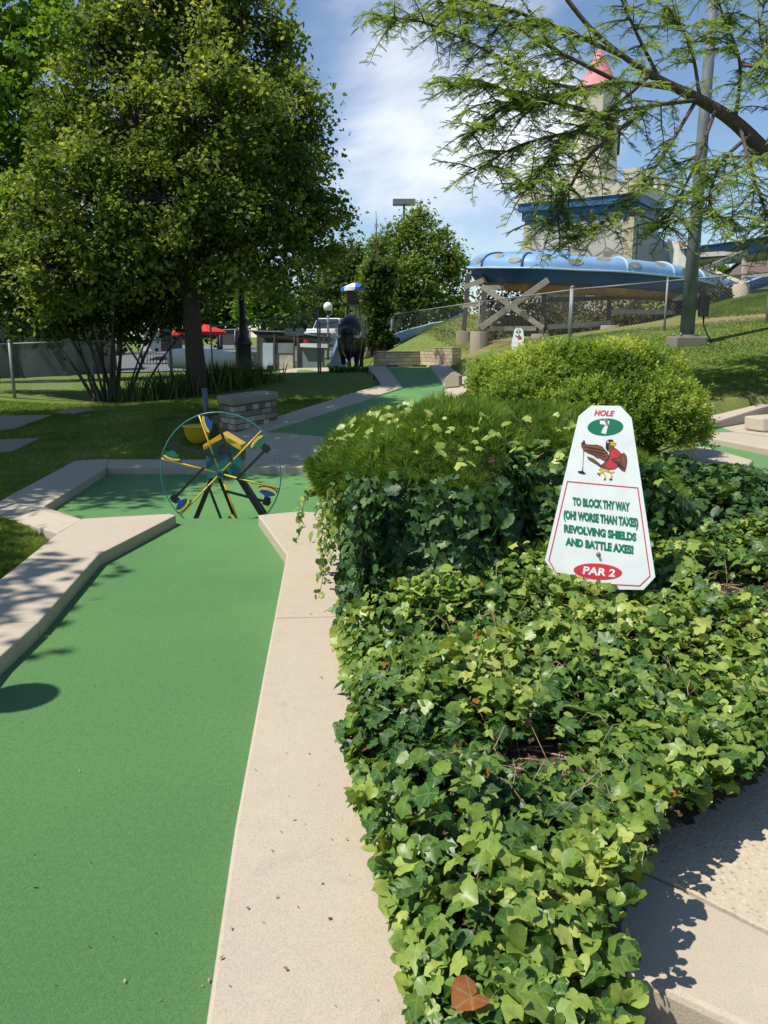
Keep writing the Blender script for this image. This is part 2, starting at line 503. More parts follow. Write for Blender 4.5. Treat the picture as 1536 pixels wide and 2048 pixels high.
# leaf templates (unit length along +y, lying in xy)
def ivy_template(rad=(1.0, 0.66, 0.86, 0.62, 0.70, 0.50, 0.26), fold=0.0, curl=-0.16, bend=0.0):
    ang = [0, 28, 52, 80, 108, 140, 172]; rad = list(rad)
    vs = [(0, 0, 0.0)]; ve = [1]
    order = [-a for a in ang[::-1][:-1]] + ang
    rr = rad[::-1][:-1] + rad
    for a, r_ in zip(order, rr):
        t = R(a); istip = ang.index(abs(a)) in (0, 2, 4)
        zz = (curl * r_ * r_ if istip else 0.05) + fold * abs(math.sin(t)) * r_ + bend * (r_ * math.cos(t)) ** 2
        vs.append((r_ * math.sin(t) * 0.92, r_ * math.cos(t), zz)); ve.append(1 if istip else 0)
    fs = [(0, i, i + 1) for i in range(1, len(vs) - 1)]
    return vs, fs, ve
IVY_T = ivy_template()
IVY_SET = [IVY_T, ivy_template((1.0, .80, .88, .78, .80, .66, .32), .22, -.08, -.10), ivy_template((1.0, .56, .74, .50, .55, .40, .22), -.18, -.20, -.25), ivy_template((1.0, .86, .90, .86, .82, .70, .34), .35, .06, -.32), ivy_template((1.0, .70, .92, .70, .78, .56, .28), -.30, -.10, .12), ivy_template((1.12, .60, .66, .52, .50, .42, .24), .15, -.25, -.15)]
HEART_T = ([(0, 0, 0), (0.34, 0.10, 0.10), (0.42, 0.42, 0.07), (0.24, 0.75, 0), (0, 1, -0.12), (-0.24, 0.75, 0), (-0.42, 0.42, 0.07), (-0.34, 0.10, 0.10), (0, 0.5, -0.02)],
           [(0, 1, 2, 8), (8, 2, 3, 4), (0, 8, 6, 7), (8, 4, 5, 6)], [1, 0, 0, 0, 1, 0, 0, 0, 1])
LEAF_T = ([(0, 0, 0), (0.26, 0.45, 0.09), (0, 1, -0.06), (-0.26, 0.45, 0.09), (0, 0.5, 0)], [(0, 1, 2, 4), (0, 4, 2, 3)], None)
def creeper_template():
    vs = []; fs = []; ve = []
    for a in (-75, -38, 0, 38, 75):
        t = R(a); o = len(vs); L = 1.0 if abs(a) < 40 else 0.8
        d = Vector((math.sin(t), math.cos(t), 0)); q = Vector((d.y, -d.x, 0))
        pts = [(0, 0, 0)] 
        for u, w, zz in ((0.35, 0.13, 0.03), (0.65, 0.19, -0.02), (0.85, 0.12, -0.1)): pts.append(d * u * L + q * w + Vector((0, 0, zz + 0.04)))
        pts.append(d * L + Vector((0, 0, -0.2)))
        for u, w, zz in ((0.85, 0.12, -0.1), (0.65, 0.19, -0.02), (0.35, 0.13, 0.03)): pts.append(d * u * L - q * w + Vector((0, 0, zz + 0.04)))
        mid = d * 0.6 * L + Vector((0, 0, -0.04))
        vs += [tuple(p) for p in pts] + [tuple(mid)]; ve += [1, 0, 0, 0, 1, 0, 0, 0, 1]
        for i in range(8): fs.append((o + 8, o + i, o + (i + 1) % 8))
    return vs, fs, ve
CREEPER_T = creeper_template()
def frond_template(n=9):
    vs = []; fs = []
    vs += [(-0.008, 0, 0), (0.008, 0, 0), (0, 1, -0.34)]; fs.append((0, 1, 2))
    for i in range(n):
        y = 0.12 + 0.86 * i / n; z = -0.34 * y * y
        L = 0.21 * (1 - 0.45 * abs(2 * y - 0.9))
        for s in (-1, 1):
            o = len(vs)
            vs += [(0, y, z), (s * L * 0.5, y + 0.085, z + 0.02), (s * L * 1.1, y + 0.08, z - 0.07), (s * L * 0.6, y - 0.005, z)]
            fs.append((o, o + 1, o + 2, o + 3) if s > 0 else (o + 3, o + 2, o + 1, o))
    return vs, fs, None
FROND_T = frond_template()
def tuft_template(n=7, w=0.03, spread=0.55, seed=1):
    r = random.Random(seed); vs = []; fs = []
    for i in range(n):
        a = r.uniform(0, 6.28); t = r.uniform(0.05, spread); L = r.uniform(0.6, 1.0); o = len(vs)
        d = Vector((math.sin(t) * math.cos(a), math.cos(t), math.sin(t) * math.sin(a)))
        q = d.cross(Vector((r.uniform(-1, 1), 0.2, r.uniform(-1, 1)))).normalized() * w
        b = Vector((r.uniform(-.06, .06), 0, r.uniform(-.06, .06)))
        vs += [tuple(b - q), tuple(b + q), tuple(b + d * L * 0.6 + q * 0.8), tuple(b + d * L + Vector((0, -0.04, 0))), tuple(b + d * L * 0.6 - q * 0.8)]
        fs.append((o, o + 1, o + 2, o + 3, o + 4))
    return vs, fs, None
TUFT_T = tuft_template(9, 0.022, 0.6)
BLADES_T = tuft_template(5, 0.045, 0.55, 3)
def sprig_template(n=11, seed=2):
    r = random.Random(seed); vs = [(-0.012, 0, 0), (0.012, 0, 0), (0, 1, 0)]; fs = [(0, 1, 2)]
    for i in range(n):
        y = 0.1 + 0.9 * i / n; a = i * 2.4; o = len(vs)
        d = Vector((math.cos(a) * 0.8, 0.65, math.sin(a) * 0.8)).normalized()
        q = d.cross(Vector((0, 1, 0))).normalized(); L = r.uniform(0.22, 0.34)
        p = Vector((0, y, 0))
        vs += [tuple(p), tuple(p + d * L * 0.5 + q * L * 0.24), tuple(p + d * L), tuple(p + d * L * 0.5 - q * L * 0.24)]
        fs.append((o, o + 1, o + 2, o + 3))
    return vs, fs, None
SPRIG_T = sprig_template()

# ------------------------------------------------------------------ golf lanes: outlines (world points)
K0 = 0.09
near_left_in = [Z(-420, 1810, K0), Z(0, 1313, K0), Z(78, 1243, K0), Z(198, 1108, K0), Z(352, 1030, K0)]
near_right_in = [Z(380, 2300, K0), Z(411, 2048, K0), Z(470, 1650, K0), Z(530, 1330, K0), Z(573, 1108, K0), Z(516, 1030, K0)]
LZ2 = -0.27
def poly_xy(pts): return np.array([(p[0], p[1]) for p in pts])
def inside(poly, X, Y):
    poly = np.asarray(poly); c = np.zeros(np.shape(X), bool); n = len(poly); j = n - 1
    for i in range(n):
        xi, yi = poly[i]; xj, yj = poly[j]
        m = ((yi > Y) != (yj > Y)) & (X < (xj - xi) * (Y - yi) / (yj - yi + 1e-12) + xi)
        c ^= m; j = i
    return c

# kerb slabs (each a run of concrete): list of (top outline, thickness)
lk_out = [Z(-900, 1900, K0), Z(0, 1158, K0), Z(116, 1066, K0)]
e_back_l = Z(165, 1037, 0.07)
k2in = [Z(88, 1013, -0.17), Z(214, 934, -0.17)]
k2out = [Z(-40, 1023, -0.12), Z(0, 1001, -0.15), Z(150, 921, -0.165)]
slab_left = near_left_in + [Z(340, 1027, K0), e_back_l] + lk_out[::-1]
slab_join = [Z(116, 1066, K0 - .004), e_back_l + Vector((0, 0, -.004)), k2in[0], k2out[1], k2out[0], Z(60, 1049, -0.02)]
slab_k2 = [k2in[0], k2in[1], Z(215, 918, -0.16), k2out[2], k2out[1]]
far_in0, far_in1 = Z(214, 930, -0.17), Z(900, 931, -0.17)
slab_k2far = [Z(214, 934, -0.165), Z(900, 934, -0.165), Z(900, 920, -0.165), Z(215, 918.5, -0.165)]
lane_edge_out = [Vector((0.16, 0.9, K0)), Vector((-0.13, 5.4, K0)), Vector((-0.05, 7.0, K0))]
slab_right = near_right_in + [Z(600, 1022, K0), Z(650, 1026, K0)] + lane_edge_out[::-1] + [Vector((0.2, 0.2, K0)), Vector((-0.3, 0.2, K0))]
carpet1 = [Z(-420, 1850, 0), Z(0, 1346, 0), Z(205, 1120, 0), Z(357, 1037, 0), Z(516, 1037, 0), Z(620, 1110, 0), Z(560, 1330, 0), Z(440, 2048, 0), Vector((-0.2, 0.2, 0)), Vector((-2.4, 0.2, 0))]
carpet2 = [Z(70, 1022, LZ2), Z(205, 930, LZ2), Z(900, 928, LZ2), Vector((0.8, 7.2, LZ2)), Vector((-3.1, 6.75, LZ2))]
# far lane (rises gently)
c3 = [W(536, 863, 14.0), W(700, 812, 17.2), W(800, 777, 20.0), W(772, 735, 25.2), W(860, 735, 25.2), W(893, 777, 20.0), W(905, 800, 18.2), W(880, 830, 16.6), W(760, 880, 13.6), W(660, 872, 13.6)]
ldn = Vector((0, 0, -0.09))
c3l = [c3[0], W(700, 809, 17.2), W(806, 774, 20.0), W(772, 732, 25.3)]
c3lo = [W(735, 731.5, 25.3), W(763, 768, 20.3), W(640, 806, 17.5), W(490, 852, 14.4), W(470, 862, 14.0)]
c3r = [W(858, 731, 25.3), W(893, 776, 20.0), W(862, 806, 18.0), W(905, 801, 17.8), W(956, 766, 20.0), W(890, 728, 25.5)]
rz = 0.34
hole2 = [Z(1330, 912, rz), Z(1372, 842, rz), Z(1415, 842, rz), W(1536, 809, 12.45), W(1640, 778, 13.4), Z(1800, 880, rz), Z(1800, 960, rz), Z(1330, 955, rz)]
LANES = [slab_left, slab_join, slab_k2, slab_k2far, slab_right, carpet1, carpet2, c3, c3l + c3lo, c3r]

# ------------------------------------------------------------------ terrain
ctrl = [(-3.2, 0, -.03), (-3.2, 2, .0), (-3.0, 4.5, .0), (-3.4, 6.5, -.02), (-5, 8.5, -.17), (-8, 9, -.17), (-5, 12, -.2), (-9, 14, -.15), (-2, 12.6, -.2), (-14, 10, -.1), (-6, 3, .0), (-12, 3, .05),
        (0, 2, -.3), (2, 2, -.32), (4, 2, -.25), (0, -3, -.2), (2.5, 5, -.1), (1, 8, -.1), (6, 4, .1), (4, 8.3, .24), (7, 8, .3), (5.5, 11, .40), (9, 10, .6), (3.6, 9.6, .26)]
for a in [(968, 765, 20.2), (925, 799, 17.8), (903, 727, 25.9), (800, 731, 26.2), (770, 730, 26.3), (850, 729, 26.2)]:
    p = Vector((0, 0, CH)) + Vector(((a[0] - 768) / F, CT + (1024 - a[1]) / F * ST, -ST + (1024 - a[1]) / F * CT)) * a[2]; ctrl.append((p.x, p.y, p.z - .14))
for a in [(1430, 822, 11.8), (1536, 790, 12.6), (1450, 770, 13.3), (1250, 760, 14), (1370, 690, 17), (1137, 683, 20.2), (957, 692, 25.5), (1325, 664, 19), (1528, 650, 18), (1000, 742, 17.5), (930, 722, 22),
          (905, 735, 25.3), (1217, 660, 23.5), (1100, 672, 23.5), (1450, 603, 23), (1536, 590, 22), (1390, 625, 22.5), (900, 642, 31), (950, 625, 30), (860, 668, 28), (800, 692, 31), (1230, 632, 36), (1330, 600, 32), (1100, 674, 26), (1220, 666, 26), (1310, 656, 26.5), (1150, 664, 29),
          (550, 747, 26), (640, 740, 27), (395, 790, 20), (230, 802, 21), (0, 790, 20), (300, 742, 36), (90, 770, 25), (480, 750, 24), (470, 866, 14.4), (600, 800, 18.5), (760, 772, 20.5), (730, 745, 25), (750, 725, 28), (800, 736, 25.5), (870, 735, 25.2), (760, 735, 25.7), (905, 738, 25.1),
          (450, 702, 45), (640, 702, 49), (300, 705, 55), (0, 765, 28), (350, 855, 14.5), (560, 830, 16), (900, 690, 50), (1200, 640, 60), (250, 700, 80), (700, 690, 75), (1400, 640, 60)]:
    p = W(*a); ctrl.append((p.x, p.y, p.z))
ctrl = np.array(ctrl)
def _tps(r): return np.where(r > 1e-9, r * r * np.log(r + 1e-12), 0)
_n = len(ctrl)
_A = np.zeros((_n + 3, _n + 3))
_d = np.linalg.norm(ctrl[:, None, :2] - ctrl[None, :, :2], axis=2)
_A[:_n, :_n] = _tps(_d) + np.eye(_n) * 0.6
_A[:_n, _n] = 1; _A[:_n, _n + 1:] = ctrl[:, :2]; _A[_n, :_n] = 1; _A[_n + 1:, :_n] = ctrl[:, :2].T
_w = np.linalg.solve(_A, np.concatenate([ctrl[:, 2], [0, 0, 0]]))
def ground_z(X, Y):
    X = np.asarray(X, float); Y = np.asarray(Y, float); sh = X.shape
    x, y = X.ravel(), Y.ravel(); out = np.zeros(len(x))
    for i in range(0, len(x), 20000):
        dd = np.hypot(x[i:i + 20000, None] - ctrl[None, :, 0], y[i:i + 20000, None] - ctrl[None, :, 1])
        out[i:i + 20000] = _tps(dd) @ _w[:_n] + _w[_n] + _w[_n + 1] * x[i:i + 20000] + _w[_n + 2] * y[i:i + 20000]
    far = np.maximum(np.maximum(ss(60, 95, y), ss(28, 60, np.abs(x))), ss(-2, -20, y) if False else ss(2, 20, -y))
    out = np.clip(out, -1, 4.5) * (1 - far) + 0.7 * far
    return out.reshape(sh)
def gz(x, y): return float(ground_z(np.array([x]), np.array([y]))[0])
def G(px, d):                           # ground point under image column px at depth d
    x = (px - 768) / F * d
    y = d / CT
    for _ in range(4):
        z = gz(x, y); y = (d + (z - CH) * ST) / CT
    return Vector((x, y, gz(x, y)))

xs = np.unique(np.concatenate([np.arange(-12, 12.01, .16), np.arange(-40, 40.1, .8), [-700, -400, -250, -150, -100, -70, -55, 55, 70, 100, 150, 250, 400, 700]]).round(3))
ys = np.unique(np.concatenate([np.arange(-1, 21.01, .16), np.arange(-12, 90.1, .8), [-500, -250, -100, -50, -25, 110, 140, 200, 300, 500, 900, 1500]]).round(3))
GX, GY = np.meshgrid(xs, ys)
GZ = ground_z(GX, GY)
for pl in LANES:
    q = poly_xy(pl); c = q.mean(axis=0)
    low = min(p[2] for p in pl)
    m = inside(q, GX, GY)
    sloped = max(p[2] for p in pl) - low > .3
    GZ[m] = GZ[m] - 0.5 if sloped else np.minimum(GZ[m], low - 0.16)
m = inside(poly_xy(hole2), GX, GY); GZ[m] = np.minimum(GZ[m], .2)
nx, ny = len(xs), len(ys)
V = np.stack([GX, GY, GZ], axis=2).reshape(-1, 3)
ii = (np.arange(ny - 1)[:, None] * nx + np.arange(nx - 1)[None, :]).ravel()
quads = np.stack([ii, ii + 1, ii + nx + 1, ii + nx], axis=1)
def patch(px, d, r):
    p = G(px, d); return np.exp(-(((V[:, 0] - p.x) / r[0]) ** 2 + ((V[:, 1] - p.y) / r[1]) ** 2))
dry = np.zeros(len(V))
for px, d, r in [(1440, 19.6, (1.5, .6)), (1300, 20.8, (1.6, .5)), (1520, 13.0, (1.2, .5)), (1536, 19.0, (2.0, .35)), (1180, 24.5, (2.5, 1.2)), (1040, 25.5, (1.6, 1.4)), (1110, 28, (3.0, 2.5)), (1250, 28, (2.5, 2.5))]:
    dry = np.maximum(dry, patch(px, d, r))
me = np_mesh('ground', V, quads.ravel(), np.arange(len(quads)) * 4, np.full(len(quads), 4), {'dry': dry}, True)
tag(link('ground', me, M['lawn']), kind='structure')

# ------------------------------------------------------------------ lanes and paths
def slab(name, top, mat, thick=0.45, bevel=0.012):
    o = MB().prism(top, (0, 0, -thick)).build(name, mat, bevel=bevel, tri=False)
    return tag(o, kind='structure')
def clip(poly, axis_pt, nrm):
    out = []; n = len(poly)
    for i in range(n):
        a, b = poly[i], poly[(i + 1) % n]; da, db = (a - axis_pt).dot(nrm), (b - axis_pt).dot(nrm)
        if da >= 0: out.append(a)
        if (da > 0) != (db > 0) and abs(da - db) > 1e-9: out.append(a.lerp(b, da / (da - db)))
    return out
def jointed(top, cuts, mat):
    rest = list(top)
    for p, q in cuts:                                    # contraction joints: real 7 mm gaps between cast lengths
        t = q - p; n_ = Vector((-t.y, t.x, 0)).normalized()
        slab('kerb', clip(rest, p + n_ * .0035, n_), mat); rest = clip(rest, p - n_ * .0035, -n_)
    slab('kerb', rest, mat)
def sheet(name, pts, mat):
    mb = MB().add(pts, [tuple(range(len(pts)))])
    me = mb.mesh(name, tri=True)
    if me.polygons[0].normal.z < 0: me.flip_normals()
    return tag(link(name, me, mat), kind='structure')
jointed(slab_left, [(Z(78, 1243, K0), Z(-200, 1243, K0))][:1], M['concrete'])
slab('kerb', slab_join, M['concrete'])
slab('kerb', slab_k2, M['concrete'])
slab('kerb', slab_k2far, M['concrete'])
jointed(slab_right, [(Z(690, 1232, K0), Z(520, 1236, K0)), (Z(760, 1850, K0), Z(430, 1862, K0))], M['concrete'])
MB().prism(carpet1, (0, 0, -0.4)).build('putting_green', M['carpet'], tri=True)['kind'] = 'structure'
sheet('putting_green', carpet2, M['carpet'])
MB().prism(c3, (0, 0, -0.25)).build('putting_green', M['carpet'], tri=True)['kind'] = 'structure'
slab('kerb', c3l + c3lo, M['concrete'], 0.4, 0.02)
slab('kerb', c3r, M['concrete'], 0.4, 0.02)
walk = [Z(215, 917.5, -0.172), Z(900, 919.5, -0.172), W(900, 880, 13.7), W(664, 866.5, 14.0), W(540, 858, 14.3), W(455, 862, 14.2), W(400, 905, 12.4)]
walk = [Z(470, 917.5, -0.172), Z(900, 919.5, -0.172), W(900, 885, 13.5) , W(660, 868, 13.95), W(536, 864.5, 13.9), W(470, 863, 13.95), W(440, 880, 13.2)]
slab('walkway', walk, M['aggregate'], 0.3, 0.008)
# left stepping slabs in the shaded lawn
for pts in ([(-60, 832), (105, 829), (30, 856), (-60, 866)], [(-60, 880), (78, 876), (25, 901), (-60, 908)], [(108, 824), (140, 815), (192, 818), (150, 826)]):
    q = []
    for a, b in pts:
        d = 15.0
        for _ in range(12):
            p = W(a, b, d); d += (p.z - (gz(p.x, p.y) + 0.03)) / max(0.03, -ray(a, b).z) * 0.6
            d = min(max(d, 9), 24)
        q.append(W(a, b, d))
    slab('path', q, M['concrete_old'], 0.3, 0.01)
# far putting green by the bison and its border
b3 = [W(553, 757, 24.5), W(560, 741, 26.5), W(590, 736, 27.2), W(690, 734, 27.6), W(745, 740, 26.4), W(744, 752, 25.1), W(655, 757, 24.6)]
slab('kerb', b3, M['concrete'], 0.35, 0.02)
g3 = [W(588, 754, 24.8), W(596, 740, 26.7), W(662, 740, 26.8), W(652, 753.5, 24.9)]
sheet('putting_green', [p + Vector((0, 0, 0.012)) for p in g3], M['carpet'])

# right hand hole: concrete, green, kerbs
rc = [Z(1395, 857, rz), Z(1460, 852, rz), Z(1600, 862, rz), Z(1700, 960, rz), Z(1500, 960, rz), Z(1396, 905, rz)]
sheet('putting_green', rc, M['carpet'])
slab('kerb', [Z(1402, 865, rz + .07), Z(1470, 864, rz + .075), Z(1640, 888, rz + .08), Z(1640, 905, rz + .08), Z(1536, 896, rz + .08), Z(1418, 874, rz + .075)], M['concrete'], 0.2, 0.02)
slab('kerb', [Z(1470, 863, rz + .004), Z(1640, 887, rz + .004), Z(1640, 835, rz + .004), Z(1428, 850, rz + .004)], M['concrete'], 0.2, 0.004)
slab('kerb', [Z(1330, 905, rz + .09), Z(1408, 892, rz + .09), Z(1507, 920, rz + .09), Z(1500, 928, rz + .09), Z(1440, 941, rz + .09), Z(1330, 950, rz + .09)], M['concrete'], 0.35, 0.02)
slab('kerb', [Z(1380, 846, rz + .09), Z(1429, 844, rz + .1), W(1536, 811, 12.4), W(1640, 780, 13.4), W(1640, 768, 13.6), W(1536, 803, 12.7), Z(1401, 836, rz + .1), Z(1370, 840, rz + .09)], M['concrete'], 0.5, 0.02)

# steps at the lower right
tz = -0.03
tn = [Z(1200, 1921, tz), Z(1244, 1939, tz), Z(1478, 2048, tz), Z(1800, 2190, tz)]
tj = [Z(1900, 2000, tz), Z(1536, 1862, tz), Z(1364, 1775, tz), Z(1270, 1735, tz)]
slab('step', tn + tj, M['concrete'], 0.5, 0.02)
slab('walkway', [p + Vector((0, 0, .003)) for p in tj] + [Vector((0.4, 3.1, tz + .003)), Vector((1.5, 3.6, tz + .003)), Vector((5, 4.2, tz + .003)), Vector((5, 1.2, tz + .003))], M['aggregate'], 0.3, 0.004)
tag(MB().box((1.6, 0.5, -0.35), (3.4, 2.4, 0.3)).build('walkway', M['aggregate']), kind='structure')

# ------------------------------------------------------------------ planted bed: soil, ivy, juniper, shrub
_ph = rng.uniform(0, 6.28, (24,)); _dr = rng.normal(size=(24, 2)); _dr /= np.linalg.norm(_dr, axis=1, keepdims=True)
def bumpy(X, Y, f=5.0):
    o = 0
    for i in range(24):
        k = f * (0.6 + 1.5 * (i % 6) / 5)
        o = o + np.sin(k * (_dr[i, 0] * X + _dr[i, 1] * Y) + _ph[i]) / 24 ** .5
    return o
EYs, EXs = [0.2, 1.3, 1.75, 2.1, 2.6, 3.1, 3.7, 4.4, 5.4, 7.4], [.12, .105, .085, .035, -.05, -.065, -.10, -.115, -.11, -.05]
def edgeX(Y): return np.interp(Y, EYs, EXs)
RBp = [Z(1258, 2300, 0), Z(1262, 2048, 0), Z(1248, 1900, 0), Z(1325, 1750, 0), Z(1420, 1690, 0), Z(1536, 1610, 0), Vector((2.1, 3.3, 0)), Vector((4.8, 4.4, 0))]
bedpoly = [(x - 0.02, y) for x, y in zip(EXs, EYs)] + [(3.2, 7.4), (4.8, 6.2)] + [(p.x, p.y) for p in RBp[::-1]]
def frontY(X): return 4.05 + 0.55 * ss(.45, .85, X) + 0.32 * ss(1.2, 2.3, X)
def soil(X, Y):
    s = 0.02 + 0.10 * ss(1.2, 2.2, Y) + .16 * ss(2.6, 4.1, Y)
    h = 0.50 - .36 * ss(1.30, 1.9, X)
    m = ss(0, 1, (Y - frontY(X)) / 0.22) * h
    e = ss(-.02, 0.16, X - edgeX(Y))
    s = s - .07 * np.exp(-((X - 1.08) / .42) ** 2 - ((Y - 3.75) / .30) ** 2)
    return (s + m) * (0.25 + .75 * e) - .02 * (1 - e)
bx = np.arange(-.3, 5.0, .025); by = np.arange(.2, 7.5, .025)
BX, BY = np.meshgrid(bx, by)
BZ = soil(BX, BY) + 0.012 * bumpy(BX, BY, 30)
inb = inside(bedpoly, BX, BY)
ii = np.arange(len(bx) * len(by)).reshape(len(by), len(bx))
q = np.stack([ii[:-1, :-1], ii[:-1, 1:], ii[1:, 1:], ii[1:, :-1]], axis=-1).reshape(-1, 4)
ok = inb.ravel()[q].all(axis=1); q = q[ok]
used = np.unique(q); remap = -np.ones(ii.size, int); remap[used] = np.arange(len(used))
Vb = np.stack([BX, BY, BZ], -1).reshape(-1, 3)[used]
tag(link('flower_bed', np_mesh('flower_bed', Vb, remap[q].ravel(), np.arange(len(q)) * 4, np.full(len(q), 4), None, True), M['soil']), kind='structure')

BALD = [(Z(860, 1352, .18), .15), (Z(1062, 1560, .12), .16), (Z(1445, 1225, .22), .20), (Z(905, 1640, .1), .07), (Z(815, 1725, .08), .07), (Z(1200, 1265, .2), .05), (Z(1500, 1185, .28), .12)]
def bed_points(n, cond):
    X = rng.uniform(-.25, 4.6, n * 6); Y = rng.uniform(.9, 7.2, n * 6)
    e = .02
    gx = (soil(X + e, Y) - soil(X - e, Y)) / (2 * e); gy = (soil(X, Y + e) - soil(X, Y - e)) / (2 * e)
    sl = np.sqrt(1 + gx * gx + gy * gy)
    keep = inside(bedpoly, X, Y) & (rng.random(len(X)) < sl / 3.2) & cond(X, Y)
    for p, r_ in BALD:
        d = np.hypot(X - p.x, (Y - p.y) * .8)
        keep &= ~((d < r_ * (0.75 + .4 * bumpy(X * 1.0, Y, 9))) & (rng.random(len(X)) < .965))
    X, Y, gx, gy = X[keep], Y[keep], gx[keep], gy[keep]
    N = np.stack([-gx, -gy, np.ones_like(gx)], 1); N /= np.linalg.norm(N, axis=1, keepdims=True)
    return np.stack([X, Y, soil(X, Y)], 1), N
def ivy_layer(name, n, cond, lift, size, tilt, mat, parent=None, tmpl=IVY_SET, tone_shift=0, lift0=0.01, up=0.35):
    ps = [bed_points(a, c_) for a, c_ in (n if isinstance(n, list) else [(n, cond)])]
    P = np.concatenate([p for p, _ in ps]); N = np.concatenate([q for _, q in ps])
    k = len(P)
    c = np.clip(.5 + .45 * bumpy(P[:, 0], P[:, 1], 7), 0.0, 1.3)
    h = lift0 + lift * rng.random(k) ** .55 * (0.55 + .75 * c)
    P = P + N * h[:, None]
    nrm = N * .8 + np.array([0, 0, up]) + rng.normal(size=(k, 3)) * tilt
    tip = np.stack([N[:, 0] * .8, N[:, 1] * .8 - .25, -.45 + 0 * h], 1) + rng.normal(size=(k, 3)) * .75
    tone = np.clip(.06 + .60 * rng.random(k) ** 1.1 + .30 * (h / (lift * 1.3 + lift0)) + .13 * bumpy(P[:, 0] + 3, P[:, 1], 4) + tone_shift, 0, .95)  # lower leaves get darker tones: shade of the gaps painted into the leaves
    tone = np.where(rng.random(k) < .004, .985, tone)
    sz = size * np.clip(rng.lognormal(-.06, .28, k), .45, 1.4)
    P = P - np.einsum('nij,j->ni', frames(nrm, tip), np.array([0, .4, 0])) * sz[:, None]
    return cloud(name, tmpl, P, frames(nrm, tip), sz, tone, mat, parent)
def is_bed(X, Y): return Y < frontY(X) + .03
def is_bank(X, Y): return (Y >= frontY(X) - .03) & (Y < frontY(X) + np.where(X > 1.35, 2.0, .25 + .05 * bumpy(X, X * 0, 6))) & (Y < 6.6)
def near_edge(X, Y): return is_bed(X, Y) & (X < edgeX(Y) + .30)
def near_walk(X, Y): return is_bed(X, Y) & (Y < 3.0) & (X > .35 + .35 * (Y - 1.6))
def near_sign(X, Y): return (np.abs(X - 1.08) < .42) & (np.abs(Y - 3.72) < .22)
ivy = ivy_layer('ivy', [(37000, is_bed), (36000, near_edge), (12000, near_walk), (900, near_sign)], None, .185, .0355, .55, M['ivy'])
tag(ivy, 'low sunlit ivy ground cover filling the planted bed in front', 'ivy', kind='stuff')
# scattered creeper leaves and dead stems within the ivy
cr = ivy_layer('creeper_leaves', 150, is_bed, .10, .085, .35, M['ivy_dark'], None, CREEPER_T, .12, .07)
tag(cr, 'five-fingered creeper leaves growing up among the ivy', 'creeper', kind='stuff')
mb = MB()
for (p, r_), cnt in zip(BALD, (34, 46, 44, 10, 10, 8, 26)):
    for i in range(cnt):
        a = random.uniform(0, 6.28); rr = r_ * 1.2 * random.random() ** .5
        x, y = p.x + rr * math.cos(a), p.y + rr * math.sin(a)
        z = float(soil(np.array([x]), np.array([y]))[0]) + random.uniform(.005, .03)
        L = random.uniform(.03, .13); b = random.uniform(0, 6.28)
        d = Vector((math.cos(b), math.sin(b), random.uniform(-.1, .25))) * L
        c0 = Vector((x, y, z))
        mb.tube([c0 - d, c0 + Vector((random.uniform(-.01, .01), random.uniform(-.01, .01), .008)), c0 + d], random.uniform(.0012, .004), 5)
tag(mb.build('dead_stems', M['straw']), 'dry brown stems on the bare patches between the ivy', 'dead stems', kind='stuff')

mb = MB()
for i in range(90):                                      # runners winding over and between the leaves
    x, y = random.uniform(-.1, 2.0), random.uniform(1.6, 4.2)
    if not inside(bedpoly, np.array([x]), np.array([y]))[0]: continue
    a = random.uniform(0, 6.28); pts = []
    for q in range(random.randint(5, 11)):
        z = float(soil(np.array([x]), np.array([y]))[0]) + .10 + .07 * math.sin(q * 1.1 + i)
        pts.append(Vector((x, y, z))); a += random.uniform(-.6, .6); x += .05 * math.cos(a); y += .05 * math.sin(a)
        if x < float(edgeX(y)) or not inside(bedpoly, np.array([x]), np.array([y]))[0]: break
    if len(pts) > 2: mb.tube(pts, random.uniform(.0012, .0024), 5)
tag(mb.build('ivy_runners', M['straw']), 'thin brown ivy runners winding between the leaves of the bed', 'ivy runners', kind='stuff')
bank = thing('ivy_hedge', (.6, 4.3, .25), 'dark ivy climbing the bank under the juniper behind the hole sign', 'ivy hedge')
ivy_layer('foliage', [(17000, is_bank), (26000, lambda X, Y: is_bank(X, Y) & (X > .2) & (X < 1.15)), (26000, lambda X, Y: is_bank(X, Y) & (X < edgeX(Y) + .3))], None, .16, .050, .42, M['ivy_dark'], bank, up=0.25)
# ivy on the left flank and sprays that trail over the kerb
mb = MB(); vp = []; vt = []; vs_ = []
for s in range(46):
    y = random.uniform(4.1, 6.2); x = float(edgeX(y)) - .10 + random.uniform(-.22, .12); z = random.uniform(.45, .95)
    pts = [Vector((x + .12, y + .05, z))]
    d = Vector((random.uniform(-.7, -.1), random.uniform(-.5, .3), random.uniform(-.2, .4)))
    n = random.randint(5, 13)
    for i in range(n):
        d = (d + Vector((random.uniform(-.12, .12), random.uniform(-.12, .12), -.30))).normalized()
        p = pts[-1] + d * .045
        if p.z < .14: break
        pts.append(p)
        for _ in range(2):
            vp.append(p + Vector([random.uniform(-.025, .025) for _ in range(3)])); vt.append(random.uniform(.35, .92)); vs_.append(random.uniform(.018, .04))
    if len(pts) > 2: mb.tube(pts, .0018, 4)
mb.build('stem', M['straw'], bank)
k = len(vp); nr = np.array([-.6, -.5, .5]) + rng.normal(size=(k, 3)) * .5; tp = np.array([0, 0, -1.0]) + rng.normal(size=(k, 3)) * .5
cloud('trailing_leaves', IVY_SET, np.array(vp), frames(nr, tp), np.array(vs_), np.array(vt), M['ivy'], bank)
